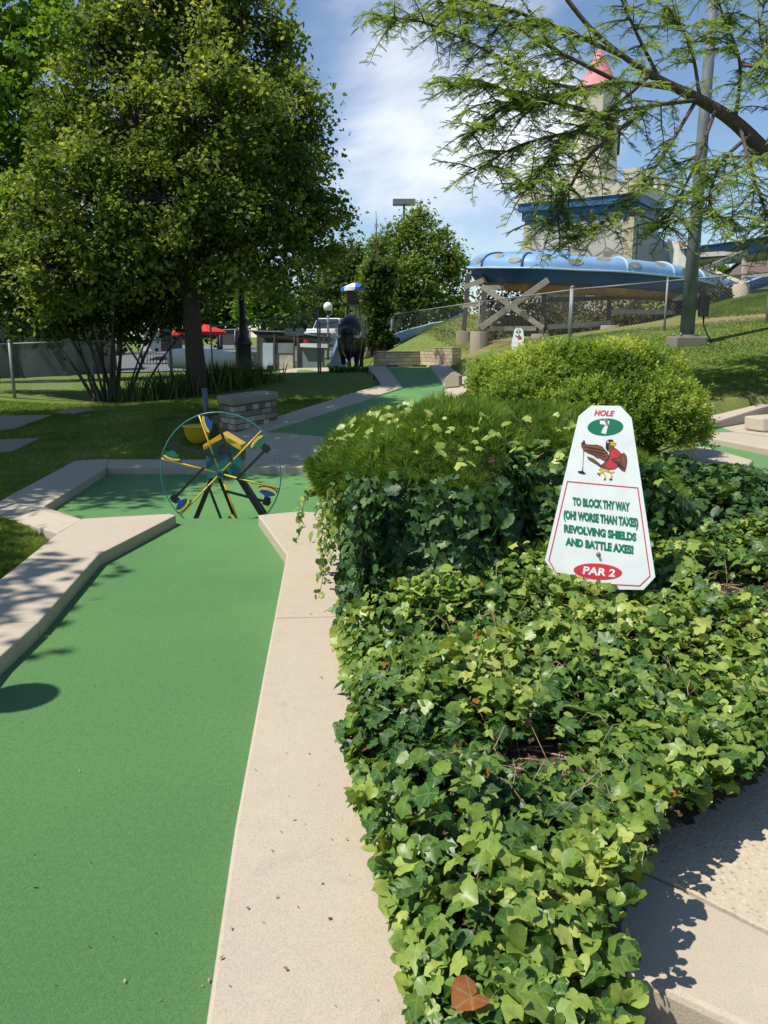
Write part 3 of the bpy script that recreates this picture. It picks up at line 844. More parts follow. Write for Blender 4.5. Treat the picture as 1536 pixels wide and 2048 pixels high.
# left flank: dense dark ivy
k = 5200
Y_ = rng.uniform(3.75, 6.3, k); zt = rng.uniform(.1, .85, k)
P = np.stack([edgeX(Y_) + .04 - .16 * rng.random(k) + .05 * zt + .03 * bumpy(Y_, zt, 8), Y_, zt], 1)
nr = np.array([-.8, -.35, .4]) + rng.normal(size=(k, 3)) * .42; tp = np.array([-.2, -.1, -1.0]) + rng.normal(size=(k, 3)) * .6
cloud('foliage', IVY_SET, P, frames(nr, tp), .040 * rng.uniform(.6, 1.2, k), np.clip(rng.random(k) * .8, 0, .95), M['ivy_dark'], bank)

jun = thing('juniper_shrub', (.9, 5.4, .7), 'low spreading dark green juniper overhanging the ivy bank', 'juniper')
def clear_sign(X, Y): return Y > frontY(X) + .14
def juniper_pts(k, inner=0):
    a = rng.uniform(0, 6.283, k); r_ = np.sqrt(rng.random(k)) * 1.03
    sq = lambda v: np.sign(v) * np.abs(v) ** .74
    X = .83 + 1.24 * r_ * sq(np.cos(a)); Y = 5.50 + 1.40 * r_ * sq(np.sin(a))
    Zz = .76 + .36 * np.sqrt(np.clip(1.06 - r_ ** 2, 0, 1)) + .045 * bumpy(X, Y, 4) - inner * rng.random(k)
    Zz -= .30 * ss(1.15, 2.0, X)
    return X, Y, Zz, a, r_
X, Y, Zz, a, r_ = juniper_pts(15500, .16)
kp = clear_sign(X, Y); X, Y, Zz, a, r_ = X[kp], Y[kp], Zz[kp], a[kp], r_[kp]
sz_ = soil(X, Y); Zz = sz_ + (Zz - sz_) * ss(-.12, .42, Y - frontY(X) - .14)
k = len(X)
tip = np.stack([np.cos(a) * r_ ** 2 * .9 - .12, np.sin(a) * r_ ** 2 * .9 - .15, 1.0 - .5 * r_ ** 3], 1) + rng.normal(size=(k, 3)) * .28
clump = .5 + .5 * np.clip(bumpy(X, Y, 11), -1, 1)
cloud('foliage', TUFT_T, np.stack([X, Y, Zz], 1), frames(rng.normal(size=(k, 3)), tip), .085 * rng.uniform(.7, 1.35, k) * (.8 + .4 * clump), np.clip(.1 + .45 * rng.random(k) + .4 * clump, 0, 1), M['juniper'], jun, False)
# skirt: hanging sprays on the rim facing left and front
k = 8500
a = rng.uniform(1.9, 5.0, k); t = rng.random(k)
sq = lambda v: np.sign(v) * np.abs(v) ** .74
X = .83 + (1.22 + .07 * bumpy(a * 2, t, 3) - .10 * t) * sq(np.cos(a)); Y = 5.50 + (1.38 - .12 * t) * sq(np.sin(a)); Zz = .86 - (.40 + .10 * bumpy(a * 3, a, 2)) * t * np.where(np.cos(a) < -.3, 1.2, .75) - .26 * ss(1.15, 2.0, X)
kp = clear_sign(X, Y); X, Y, Zz, a, t = X[kp], Y[kp], Zz[kp], a[kp], t[kp]; k = len(X)
sz_ = soil(X, Y) - .12 * t; Zz = np.where(X > .35, sz_ + (Zz - sz_) * ss(-.12, .42, Y - frontY(X) - .14), Zz)
tip = np.stack([np.cos(a) * .9, np.sin(a) * .9, .45 - .5 * t], 1) + rng.normal(size=(k, 3)) * .3
cloud('foliage', TUFT_T, np.stack([X, Y, Zz], 1), frames(rng.normal(size=(k, 3)), tip), .085 * rng.uniform(.7, 1.3, k), np.clip(.05 + .6 * rng.random(k), 0, 1), M['juniper'], jun, False)
mb = MB()
for i in range(26):
    a = random.uniform(0, 6.28); e = Vector((.83 + 1.0 * math.cos(a), 5.5 + 1.15 * math.sin(a), .78))
    if e.x > 1.5: e.z -= .2
    s0 = Vector((.9 + random.uniform(-.2, .2), 5.5 + random.uniform(-.3, .3), .5))
    mb.tube([s0, s0.lerp(e, .5) + Vector((0, 0, .12)), e], [.02, .013, .005], 6)
mb.build('branch', M['bark'], jun)
# pale ivy leaves poking out of the juniper
k = 130
a = rng.uniform(2.4, 5.5, k); r_ = rng.uniform(.3, 1.0, k) ** .5
X = .83 + 1.2 * r_ * np.cos(a); Y = 5.5 + 1.35 * r_ * np.sin(a)
P = np.stack([X, Y, .82 + .37 * np.sqrt(np.clip(1.06 - r_ ** 2, 0, 1)) - .28 * ss(1.15, 2.0, X)], 1)
cloud('trailing_leaves', IVY_SET, P, frames(np.array([-.2, -.4, .8]) + rng.normal(size=(k, 3)) * .4, rng.normal(size=(k, 3))), rng.uniform(.022, .045, k), rng.uniform(.72, .94, k), M['ivy'], bank)

shr = thing('leafy_shrub', G(1180, 7.8), 'bright yellow-green rounded shrub behind the juniper', 'shrub')
blobs = [(W(1105, 815, 7.9), .56), (W(1225, 805, 7.7), .50), (W(1325, 860, 7.3), .37), (W(1020, 800, 8.1), .36), (W(1190, 880, 7.4), .50), (W(1060, 850, 7.6), .42), (W(1290, 800, 8.0), .40)]
P = []; D = []; tw = MB(); base = Vector((1.95, 7.5, .25))
for c, r_ in blobs:
    n = int(5200 * r_ * r_ / .2)
    d = randdir(n); d[:, 2] = np.where(d[:, 2] < -.35, -d[:, 2], d[:, 2])
    rr = r_ * (.45 + .55 * rng.random(n) ** .45) * (1 + .08 * bumpy(d[:, 0] * 1.5, d[:, 2] * 1.5 + d[:, 1], 3))
    P.append(np.array(c)[None] + d * rr[:, None]); D.append(d)
    for i in range(9):
        e = c + Vector(randdir(1)[0]) * r_ * .8
        b0 = base + Vector((random.uniform(-.5, .5), random.uniform(-.2, .2), 0))
        tw.tube([b0, b0.lerp(e, .5) + Vector((0, 0, .08)), e], [.012, .008, .003], 5)
for i in range(240):                                     # long shoots breaking the outline
    c, r_ = random.choice(blobs); d = Vector(randdir(1)[0]); d.z = abs(d.z) * .8 + .25; d.normalize()
    e0 = c + d * r_ * .93; dr = (d + Vector((0, 0, .9))).normalized(); L = random.uniform(.06, .24)
    m_ = 3; P.append(np.array([list(e0 + dr * L * q / m_) for q in range(m_)])); D.append(np.tile(np.array(dr), (m_, 1)))
P = np.concatenate(P); D = np.concatenate(D); k = len(P)
tip = D * .55 + np.array([0, -.05, .8]) + rng.normal(size=(k, 3)) * .35
tone = np.clip(.22 + .55 * rng.random(k) + .22 * bumpy(P[:, 0], P[:, 2] + P[:, 1], 6), 0, 1)
cloud('foliage', SPRIG_T, P, frames(rng.normal(size=(k, 3)), tip), .125 * rng.uniform(.6, 1.3, k), tone, M['shrub'], shr, False)
tw.build('branch', M['bark'], shr)

# ------------------------------------------------------------------ lawn blades
def grass_patch(n, gen, size, dryf=0.0):
    X, Y = gen(n)
    keep = np.ones(len(X), bool)
    for pl in LANES: keep &= ~inside(poly_xy(pl), X, Y)
    keep &= ~inside(bedpoly, X, Y)
    for pl in (hole2, rc, [Z(1330, 905, rz), Z(1408, 892, rz), Z(1507, 920, rz), Z(1440, 941, rz), Z(1330, 950, rz)], [Z(1380, 846, rz), Z(1429, 844, rz), W(1536, 811, 12.4), W(1640, 780, 13.4), W(1640, 768, 13.6), W(1536, 803, 12.7), Z(1370, 838, rz)], walk):
        keep &= ~inside(poly_xy(pl), X, Y)
    X, Y = X[keep], Y[keep]
    return np.stack([X, Y, ground_z(X, Y) - .008], 1)
def poly_gen(px_list):
    q = np.array([(G(a, b).x, G(a, b).y) for a, b in px_list])
    def g(n):
        X = rng.uniform(q[:, 0].min(), q[:, 0].max(), n); Y = rng.uniform(q[:, 1].min(), q[:, 1].max(), n)
        m = inside(q, X, Y); return X[m], Y[m]
    return g
parts = [(grass_patch(26000, lambda n: (rng.uniform(-4.6, -2.3, n), rng.uniform(4.4, 8.0, n)), .06), .050),
         (grass_patch(105000, poly_gen([(-60, 9), (-60, 19), (200, 19), (560, 19), (740, 19.5), (600, 16), (430, 13.5), (430, 12), (160, 11.8), (60, 9)]), .06), .055),
         (grass_patch(60000, poly_gen([(960, 11), (930, 22), (1600, 18.5), (1620, 12), (1400, 11.7)]), .06), .055),
         (grass_patch(15000, poly_gen([(1380, 11.2), (1380, 14), (1620, 14), (1620, 12.5)]), .06), .05),
         (grass_patch(5000, poly_gen([(800, 31), (900, 31), (960, 29), (950, 25.5), (800, 30)]), .1), .08),
         (grass_patch(20000, poly_gen([(1400, 20), (1400, 24), (1620, 24), (1620, 18.6)]), .1), .10)]
P = np.concatenate([p for p, s in parts]); sz = np.concatenate([np.full(len(p), s) for p, s in parts]); k = len(P)
tip = np.array([.1, -.1, 1.0]) + rng.normal(size=(k, 3)) * .35
tone = np.clip(.25 + .4 * rng.random(k) + .22 * bumpy(P[:, 0], P[:, 1], 1.2) + .12 * bumpy(P[:, 0], P[:, 1], 5) + (rng.random(k) < .03) * .5, 0, 1)
gr = cloud('grass', BLADES_T, P, frames(rng.normal(size=(k, 3)), tip), sz * rng.uniform(.6, 1.3, k), tone, M['grass'], None, False)
tag(gr, 'short mown lawn grass on the slopes around the course', 'grass', kind='stuff')

# ------------------------------------------------------------------ hole signs
def text_mesh(s, size=1.0, bold=0.0, shear=0.0):
    cu = bpy.data.curves.new('lettering', 'FONT')
    cu.body = s; cu.size = size; cu.offset = bold; cu.shear = shear; cu.resolution_u = 3
    o = bpy.data.objects.new('lettering', cu); COL.objects.link(o)
    bpy.context.view_layer.update()
    me = bpy.data.meshes.new_from_object(o.evaluated_get(bpy.context.evaluated_depsgraph_get()))
    bpy.data.objects.remove(o); bpy.data.curves.remove(cu)
    return me
class Board:                            # a flat board seen in the photograph: its plane, and points on it
    def __init__(s, origin, normal):
        s.o = Vector(origin); s.n = Vector(normal).normalized()
    def at(s, px, py, lift=0.0):
        r = ray(px, py); c = Vector((0, 0, CH))
        return c + r * ((s.o - c).dot(s.n) / r.dot(s.n)) + s.n * lift
    def poly(s, mb, pts, lift, mi=0):
        v = [s.at(x, y, lift) for x, y in pts]
        mb.add(v, [tuple(range(len(v)))], mi=mi)
    def band(s, mb, pts, w, lift, closed=False):
        n = len(pts); rng_ = range(n if closed else n - 1)
        for i in rng_:
            a = Vector(pts[i]); b = Vector(pts[(i + 1) % n]); t = (b - a).normalized() * (w / 2); q = Vector((-t.y, t.x))
            s.poly(mb, [a - t - q, b + t - q, b + t + q, a - t + q], lift + i * 0.00003)
    def text(s, name, string, tl, tr, bl, br, mat, parent, bold=0.02, shear=0.0, lift=0.0016):
        me = text_mesh(string, 1.0, bold, shear)
        co = np.zeros(len(me.vertices) * 3); me.vertices.foreach_get('co', co); co = co.reshape(-1, 3)
        mn, mx = co.min(0), co.max(0)
        for i, v in enumerate(me.vertices):
            u = (co[i, 0] - mn[0]) / (mx[0] - mn[0]); w = (co[i, 1] - mn[1]) / (mx[1] - mn[1])
            top = (tl[0] + (tr[0] - tl[0]) * u, tl[1] + (tr[1] - tl[1]) * u); bot = (bl[0] + (br[0] - bl[0]) * u, bl[1] + (br[1] - bl[1]) * u)
            v.co = s.at(bot[0] + (top[0] - bot[0]) * w, bot[1] + (top[1] - bot[1]) * w, lift)
        me.update()
        return link(name, me, mat, parent)
def z8(x, y): return (1040 + x / 4.8, 780 + y / 4.8)
def ell(cx, cy, rx, ry, n=40, tilt=0.0):
    return [(cx + rx * math.cos(a) - tilt * ry * math.sin(a) * 0, cy + ry * math.sin(a) + tilt * rx * math.cos(a)) for a in [2 * math.pi * i / n for i in range(n)]]

sb = W(1200, 1165, 4.0)
bd = Board(sb, (-0.36, -0.90, 0.20))
sgn = thing('hole_sign', bd.at(1200, 1190), 'white tapered hole sign with green verse, hole 7, in the ivy', 'hole sign')
out = [z8(685, 148), z8(965, 153), z8(1072, 268), z8(1300, 1795), (1287, 1180), (1132, 1178), z8(238, 1638), z8(562, 250)]
mb = MB().prism([bd.at(x, y) for x, y in out], -bd.n * 0.006)
mb.build('board', M['white'], sgn, bevel=0.0012)
mb = MB(); bd.band(mb, [z8(378, 1810), z8(278, 1636), z8(455, 878), z8(1130, 940), z8(1248, 1786), z8(1150, 1880), z8(560, 1850)], 2.1, .0012, True)
mb.build('border', M['red'], sgn)
mb = MB(); bd.poly(mb, [z8(*p) for p in ell(820, 356, 172, 83, 40, -.03)], .0012); mb.build('number_oval', M['green'], sgn)
mb = MB(); bd.poly(mb, [z8(*p) for p in ell(747, 1743, 233, 78, 40, .06)], .0012); mb.build('par_oval', M['red'], sgn)
bd.text('lettering', 'HOLE', z8(722, 190), z8(908, 198), z8(712, 247), z8(898, 252), M['red'], sgn, .03, .12)
bd.text('lettering', 'TO BLOCK THY WAY', z8(505, 1027), z8(1055, 1080), z8(505, 1110), z8(1055, 1170), M['green'], sgn, .062)
bd.text('lettering', '(OH! WORSE THAN TAXES)', z8(418, 1150), z8(1136, 1230), z8(418, 1262), z8(1136, 1346), M['green'], sgn, .062)
bd.text('lettering', 'REVOLVING SHIELDS', z8(422, 1287), z8(1117, 1372), z8(422, 1368), z8(1117, 1456), M['green'], sgn, .062)
bd.text('lettering', 'AND BATTLE AXES!', z8(436, 1412), z8(1090, 1492), z8(436, 1492), z8(1090, 1580), M['green'], sgn, .062)
bd.text('lettering', 'PAR 2', z8(605, 1690), z8(915, 1722), z8(600, 1766), z8(912, 1796), M['white'], sgn, .035, .1, .0022)
mb = MB()
bd.poly(mb, [z8(768, 293), z8(858, 297), z8(856, 330), z8(838, 372), z8(826, 424), z8(778, 412), z8(796, 372), z8(822, 334), z8(768, 328)], .0022)
mb.build('lettering', M['white'], sgn)
for p in (z8(824, 292), z8(752, 1578)):
    c = bd.at(*p); MB().tube([c - bd.n * .004, c + bd.n * .002, c + bd.n * .0021, c + bd.n * .018], [.012, .012, .0065, .0065], 10).build('bolt', M['steel'], sgn)
mb = MB(); c = bd.at(1200, 900) - bd.n * .03; e = bd.at(1200, 1170) - bd.n * .03; mb.tube([c, e + Vector((0, 0, -.25))], .018, 8); mb.build('post', M['steel'], sgn)

def draw_bird(bd, T, parent, k=1.0):
    pic = MB()
    class Ink:
        def __init__(s, i): s.i = i
        def add(s, v, f, mi=0): pic.add(v, f, mi=s.i)
    brown, red, blk, yel, w = [Ink(i) for i in range(5)]
    P = lambda pts: [T(x, y) for x, y in pts]
    o1, o2, o3 = .0012, .0018, .0024
    def outl(pts, w, lift, closed=True): bd.band(blk, P(pts), w * k, lift, closed)
    wing = [(590, 510), (608, 497), (622, 500), (628, 522), (680, 527), (738, 527), (790, 545), (818, 580), (838, 598), (852, 640), (838, 668), (812, 680), (770, 655), (740, 652), (700, 622), (650, 602), (612, 580), (592, 545)]
    body = [(832, 520), (850, 488), (888, 482), (905, 520), (900, 555), (930, 570), (962, 600), (975, 640), (962, 690), (940, 735), (905, 758), (850, 764), (808, 752), (770, 735), (790, 715), (815, 695), (850, 650), (862, 600), (845, 578), (826, 560)]
    tail = [(645, 640), (672, 648), (708, 662), (742, 690), (772, 716), (800, 745), (770, 738), (735, 712), (700, 692), (662, 668)]
    wing2 = [(968, 615), (1000, 606), (1020, 632), (1026, 680), (1018, 735), (1004, 780), (975, 768), (950, 742), (928, 705), (895, 690), (880, 665), (930, 655), (960, 640)]
    breast = [(872, 588), (905, 572), (935, 575), (962, 602), (968, 640), (930, 655), (884, 664), (900, 692), (930, 708), (938, 732), (905, 754), (860, 758), (826, 742), (830, 710), (858, 680), (868, 640)]
    head = [(826, 500), (845, 477), (880, 474), (900, 486), (880, 492), (858, 500), (850, 530), (852, 565), (836, 585), (822, 555)]
    for g in (tail, body, wing): bd.poly(brown, P(g), o1 + .00005 * len(g) / 20); outl(g, 1.0, o2 + .0001)
    bd.poly(red, P(breast), o2)
    bd.poly(brown, P(wing2), o2 + .0003); outl(wing2, 1.0, o3)
    bd.poly(blk, P(head), o2 + .0002)
    bd.poly(yel, P([(868, 500), (890, 498), (925, 508), (914, 532), (885, 535), (864, 520)]), o3); outl([(866, 515), (892, 518), (922, 512)], .7, o3 + .0003, False)
    for i in range(7):
        a = 648 + i * 24; b = 545 + i * 5
        outl([(a - 30, b), (a, b + 8), (a + 22, b + 2)], .9, o3, False); outl([(a - 10, b + 28), (a + 16, b + 42), (a + 34, b + 36)], .9, o3, False); outl([(a + 8, b + 55), (a + 30, b + 68)], .8, o3, False)
    for i in range(6): outl([(905 + i * 14, 672 + i * 6), (930 + i * 13, 705 + i * 8), (955 + i * 9, 735 + i * 6)], .9, o3 + .0003, False)
    for x, y in [(905, 600), (925, 615), (900, 640), (875, 690), (890, 720), (865, 735), (940, 630), (850, 715), (885, 745), (915, 735)]: outl([(x, y), (x + 3, y + 5)], .7, o3, False)
    legs = [[(795, 748), (760, 762), (800, 790), (822, 838), (810, 862)], [(800, 790), (750, 800)], [(840, 772), (870, 792), (882, 830), (862, 860)], [(870, 792), (900, 788)], [(800, 768), (870, 792)]]
    for l_ in legs: bd.band(yel, P(l_), 2.6 * k, o2 + .0002)
    for x, y in [(750, 804), (765, 815), (815, 856), (866, 858), (880, 858)]: bd.poly(blk, P([(x - 9, y - 7), (x + 9, y - 4), (x + 4, y + 8), (x - 7, y + 6)]), o3)
    outl([(612, 575), (600, 775)], 1.3, o2, False); outl([(615, 488), (612, 520)], 2.6, o3, False)
    bd.poly(blk, P([(556, 778), (604, 776), (636, 806), (600, 808), (560, 796)]), o2)
    bd.poly(w, P([(836, 492), (850, 488), (856, 505), (842, 512)]), o3); bd.poly(w, P([(606, 600), (609, 600), (604, 740), (601, 740)]), o3)
    bd.poly(blk, P([(843, 496), (850, 496), (850, 506), (844, 506)]), o3 + .0004)
    pic.build('bird_picture', [M['brown'], M['red'], M['black'], M['yellow'], M['white']], parent)
draw_bird(bd, z8, sgn)

# far hole sign half hidden behind the shrub
def z9(x, y): return (980 + x / 12.8, 640 + y / 12.8)
fs0 = W(1035, 700, 17.0)
bf = Board(fs0, (-0.25, -0.95, 0.18))
fsg = thing('hole_sign', G(1035, 17.0), 'small distant hole sign with a red bird, standing beyond the shrub by the fence', 'hole sign')
MB().prism([bf.at(*z9(x, y)) for x, y in [(670, 200), (795, 205), (845, 260), (905, 760), (860, 900), (560, 900), (520, 740), (625, 255)]], -bf.n * .01).build('board', M['white'], fsg)
mb = MB(); bf.poly(mb, [z9(*p) for p in ell(730, 305, 66, 42, 24, -.1)], .003); mb.build('number_oval', M['green'], fsg)
mb = MB(); bf.poly(mb, [z9(*p) for p in [(722, 275), (745, 275), (745, 335), (720, 335)]], .006); mb.build('lettering', M['white'], fsg)
mb = MB(); bf.band(mb, [z9(565, 585), z9(865, 590)], .4, .003); mb.build('border', M['red'], fsg)
bf.text('lettering', 'HOLE', z9(690, 218), z9(770, 220), z9(690, 242), z9(770, 244), M['red'], fsg, .03, .1, .004)
mb = MB(); bf.poly(mb, [z9(*p) for p in [(640, 380), (690, 400), (720, 420), (735, 372), (760, 370), (775, 410), (815, 440), (815, 490), (795, 500), (770, 490), (745, 512), (700, 490), (725, 470), (680, 440), (650, 415)]], .003); mb.build('bird_plumage', M['brown'], fsg)
mb = MB(); bf.poly(mb, [z9(*p) for p in [(735, 420), (765, 410), (785, 440), (785, 480), (745, 505), (728, 480)]], .006); mb.build('bird_breast', M['red'], fsg)
MB().tube([G(1035, 17.05), bf.at(1035, 690) - bf.n * .05], .025, 8).build('post', M['steel'], fsg)

# ------------------------------------------------------------------ spinning axe wheel obstacle
wc = W(441, 947, 7.9); WR = 122 * 7.9 / F
wo = thing('wheel_obstacle', (wc.x, wc.y, LZ2), 'spinning wheel of battle axes with a teal and yellow hut, standing on the green', 'wheel obstacle')
ex = Vector((math.cos(R(-4)), math.sin(R(-4)), 0)); ez = Vector((0, .02, 1)).normalized(); ey = ez.cross(ex).normalized()     # ey points away from the viewer
def wp(u, v, w=0.0): return wc + ex * u + ez * v + ey * w
MB().tube([wp(WR * math.cos(a), WR * math.sin(a)) for a in [2 * math.pi * i / 72 for i in range(73)]], .0062, 8, False).build('rim', M['tealrim'], wo)
MB().tube([wp(0, 0, -.035), wp(0, 0, .30)], .036, 16).build('hub', M['teal'], wo)
MB().tube([wp(0, 0, -.040), wp(0, 0, -.034)], .016, 12).build('axle', M['black'], wo)
for i, deg in enumerate([108, 45, -14, -71, -135, 166]):
    a = R(deg); d = (math.cos(a), math.sin(a))
    s_ = MB().tube([wp(.03 * d[0], .03 * d[1], -.012), wp(WR * d[0] * .995, WR * d[1] * .995, -.012)], .0085, 8).build('spoke', M['yellow'], wo)
    b = R(deg - 59); st = (.30 * WR * math.cos(b), .30 * WR * math.sin(b))
    L = .715 * WR; en = (st[0] + d[0] * L, st[1] + d[1] * L); n = (-d[1], d[0])       # n: towards spoke
    hd = MB()
    w_ = .0125
    hd.prism([wp(st[0] + n[0] * x - d[0] * .02, st[1] + n[1] * x - d[1] * .02, -.026) for x in (-w_, w_)] + [wp(en[0] + n[0] * x, en[1] + n[1] * x, -.026) for x in (w_, -w_)], ey * .012)
    hd.prism([wp(en[0] + d[0] * u + n[0] * v, en[1] + d[1] * u + n[1] * v, -.028) for u, v in ((-.05, -.035), (.015, -.038), (.03, .0), (.015, .05), (-.045, .05))], ey * .016)
    axe = hd.build('axe', M['black'], wo)
    def bl(r0, r1, a0, a1, m=14):                        # blade shape in handle coordinates (v towards the spoke)
        return None
    def Q(u, v, lift): return wp(en[0] + d[0] * u + n[0] * v, en[1] + d[1] * u + n[1] * v, -.024 - lift)
    def fan(s, lift, edge0, edge1):
        top = [(-.025 + (.100 * s) * t * t, .03 + (edge1 - .03) * t) for t in [j / 6 for j in range(7)]]
        pts = [Q(u, v, lift) for u, v in top]
        arc = [(-.025 + (.100 * s) * math.cos(math.pi * j / 10), edge1 + .030 * math.sin(math.pi * j / 10) * 1.0) for j in range(1, 10)]
        pts += [Q(u, v, lift) for u, v in arc]
        low = [(-.025 - (.100 * s) * t * t, .03 + (edge1 - .03) * t) for t in [1 - j / 6 for j in range(7)]]
        return pts + [Q(u, v, lift) for u, v in low[:-1]]
    MB().prism(fan(1.0, .001, 0, .122), ey * .006).build('blade', M['black'], axe)
    MB().prism(fan(.88, .004, 0, .115), ey * .002).build('blade_edge', M['yellow_pale'], axe)
    MB().prism(fan(.80, .0065, 0, .086), ey * .002).build('blade_line', M['black'], axe)
    MB().prism(fan(.72, .009, 0, .079), ey * .002).build('blade_face', M['axeblue'] if i in (0, 2, 4) else M['axegreen'], axe)
hy = .10; hd_ = .17; S = 7.9 / F
def hp(px, py, w): return wp((px - 441) * S * 1.015, (947 - py) * S * 1.015, w)
hut = MB(); hut.prism([hp(407, 960, hy), hp(477, 960, hy), hp(477, 905, hy), hp(442, 882, hy), hp(407, 905, hy)], ey * hd_)
hu = hut.build('hut', M['teal'], wo)
rf = MB()
for s in (-1, 1):
    a0, a1 = hp(442, 869, hy - .03), hp(442 + s * 37.5, 892, hy - .03)
    b1, b0 = hp(442 + s * 37.5, 903.5, hy - .03), hp(442, 880, hy - .03)
    rf.prism([a0, a1, b1, b0], ey * (hd_ + .06))
rf.build('hut_roof', M['yellow'], wo)
MB().prism([hp(432, 912, hy), hp(457, 912, hy), hp(457, 898, hy), hp(445, 889, hy), hp(432, 898, hy)], -ey * .004).build('hut_window', M['darkmetal'], wo)
mb = MB()
for j in range(5): mb.tube([hp(433 + j * 6, 911, hy - .006), hp(433 + j * 6, 897, hy - .006)], .002, 5)
for j in range(3): mb.tube([hp(432, 909 - j * 5, hy - .006), hp(457, 909 - j * 5, hy - .006)], .002, 5)
mb.build('window_grille', M['steel'], wo)
MB().prism([hp(477, 925, hy + .06) + ex * .004, hp(477, 905, hy + .06) + ex * .004, hp(477, 905, hy + .2) + ex * .004, hp(477, 925, hy + .2) + ex * .004], ex * .003).build('side_window', M['darkmetal'], wo)
def leg(a, b, w, h):
    MB().beam(a, b, w, h, up=(0, 1, 0)).build('leg', M['black'], wo)
zb = LZ2 - wc.z
leg(hp(418, 957, .14), wp(-.34, zb, .14), .045, .045); leg(hp(470, 957, .14), wp(.44, zb, .14), .055, .045)
leg(hp(422, 957, .24), wp(.05, zb, .34), .03, .03); leg(hp(466, 957, .24), wp(.42, zb, .30), .05, .04)

# yellow bowl and thin post on the lawn behind
gp = Z(396, 889, -.16)
bw = thing('yellow_bowl', gp, 'rounded yellow plastic bowl on the shaded lawn behind the wheel', 'bowl')
S2 = 58 * 12.4 / F / 2
MB().lathe(gp, [(0.001, 0), (S2 * .45, .02), (S2 * .75, .09), (S2 * .93, .19), (S2 * 1.0, .30), (S2 * 1.03, .31), (S2 * .98, .325), (S2 * .93, .30), (S2 * .86, .20), (S2 * .6, .09), (.001, .05)], 28).build('bowl', M['yellow'], bw)
MB().lathe(gp + Vector((0, 0, .30)), [(S2 * 1.0, 0), (S2 * 1.09, .006), (S2 * 1.09, .02), (S2 * 1.0, .026)], 28).build('lip', M['yellow_pale'], bw)
pp = G(415, 15.2)
po = thing('grey_post', pp, 'thin grey post standing in front of the big tree trunk', 'post')
MB().tube([pp + Vector((0, 0, -.1)), pp + Vector((-.03, 0, .62))], .052, 10).build('shaft', M['pole'], po)
MB().ball(pp + Vector((-.03, 0, .62)), (.054, .054, .02), 10, 5).build('cap', M['pole'], po)

# ------------------------------------------------------------------ masonry
M['stone'] = masonry('rough stone', [(0, (0.16, 0.115, 0.08)), (0.35, (0.34, 0.25, 0.17)), (0.7, (0.50, 0.39, 0.27)), (1, (0.62, 0.55, 0.45))], (0.05, 0.04, 0.03), .36, .105)
M['brick'] = masonry('sandstone block', [(0, (0.52, 0.40, 0.25)), (0.5, (0.66, 0.53, 0.35)), (1, (0.76, 0.64, 0.46))], (0.26, 0.20, 0.13), .42, .115)
pa, pb, pc = W(440, 861, 14.35), W(470, 866, 13.85), W(555, 838, 15.2)
st = thing('stone_pier', pb, 'short rough stone pier with a slab cap in the tree shade', 'stone pier')
pd = pa + (pc - pb)
low = min(pa.z, pb.z, pc.z) - .12; top = W(470, 811, 13.85).z; top2 = W(555, 790, 15.2).z
foot = [Vector((p.x, p.y, 0)) for p in (pb, pc, pd, pa)]
o = MB().prism([p + Vector((0, 0, top)) for p in foot], (0, 0, low - top)).build('stonework', M['stone'], st); boxuv(o)
cen = sum(foot, Vector()) / 4
MB().prism([cen + (p - cen) * 1.07 + Vector((0, 0, top + .145)) for p in foot], (0, 0, -.143)).build('cap', M['concrete_old'], st, bevel=.03, seg=3)
bwl = [W(755, 733, 25.9), W(840, 731, 26.6), W(893, 728, 25.6), W(910, 728, 25.7)]
bw_ = thing('brick_wall', bwl[0], 'low sandstone block wall bending round the end of the far lane', 'brick wall')
def wallseg(name, a, b, h, th, mat, capm, parent):
    d = (b - a); d.z = 0; n = Vector((d.y, -d.x, 0)).normalized() * -th
    zb_ = min(a.z, b.z) - .3
    f = [Vector((a.x, a.y, 0)), Vector((b.x, b.y, 0)), Vector((b.x, b.y, 0)) + n, Vector((a.x, a.y, 0)) + n]
    o = MB().prism([p + Vector((0, 0, max(a.z, b.z) + h)) for p in f], (0, 0, zb_ - max(a.z, b.z) - h)).build(name, mat, parent); boxuv(o)
    c = sum(f, Vector()) / 4
    MB().prism([c + (p - c) * 1.01 + Vector((0, 0, max(a.z, b.z) + h + .055)) for p in f], (0, 0, -.053)).build('cap', capm, parent, bevel=.012)
wallseg('blockwork', bwl[0], bwl[1], .42, .3, M['brick'], M['concrete_old'], bw_)
wallseg('blockwork', bwl[1] + Vector((.004, -.004, 0)), W(868, 731, 25.9), .44, .3, M['brick'], M['concrete_old'], bw_)
wallseg('blockwork', W(866, 731, 25.8), W(904, 731, 25.2), .50, .42, M['brick'], M['concrete_old'], bw_)
# dark slots in the lane's end board
for a, b in ((772, 797), (826, 853)):
    o = MB().prism([W(a, 733.5, 25.32), W(b, 733.5, 25.32), W(b, 730.5, 25.32), W(a, 730.5, 25.32)], (0, .05, 0)).build('end_board', M['timber_dark'])
    tag(o, 'dark board closing the far end of the lane, ' + ('beside the bison' if a == 772 else 'nearer the corner of the block wall'), 'board', 'dark boards at the lane end')
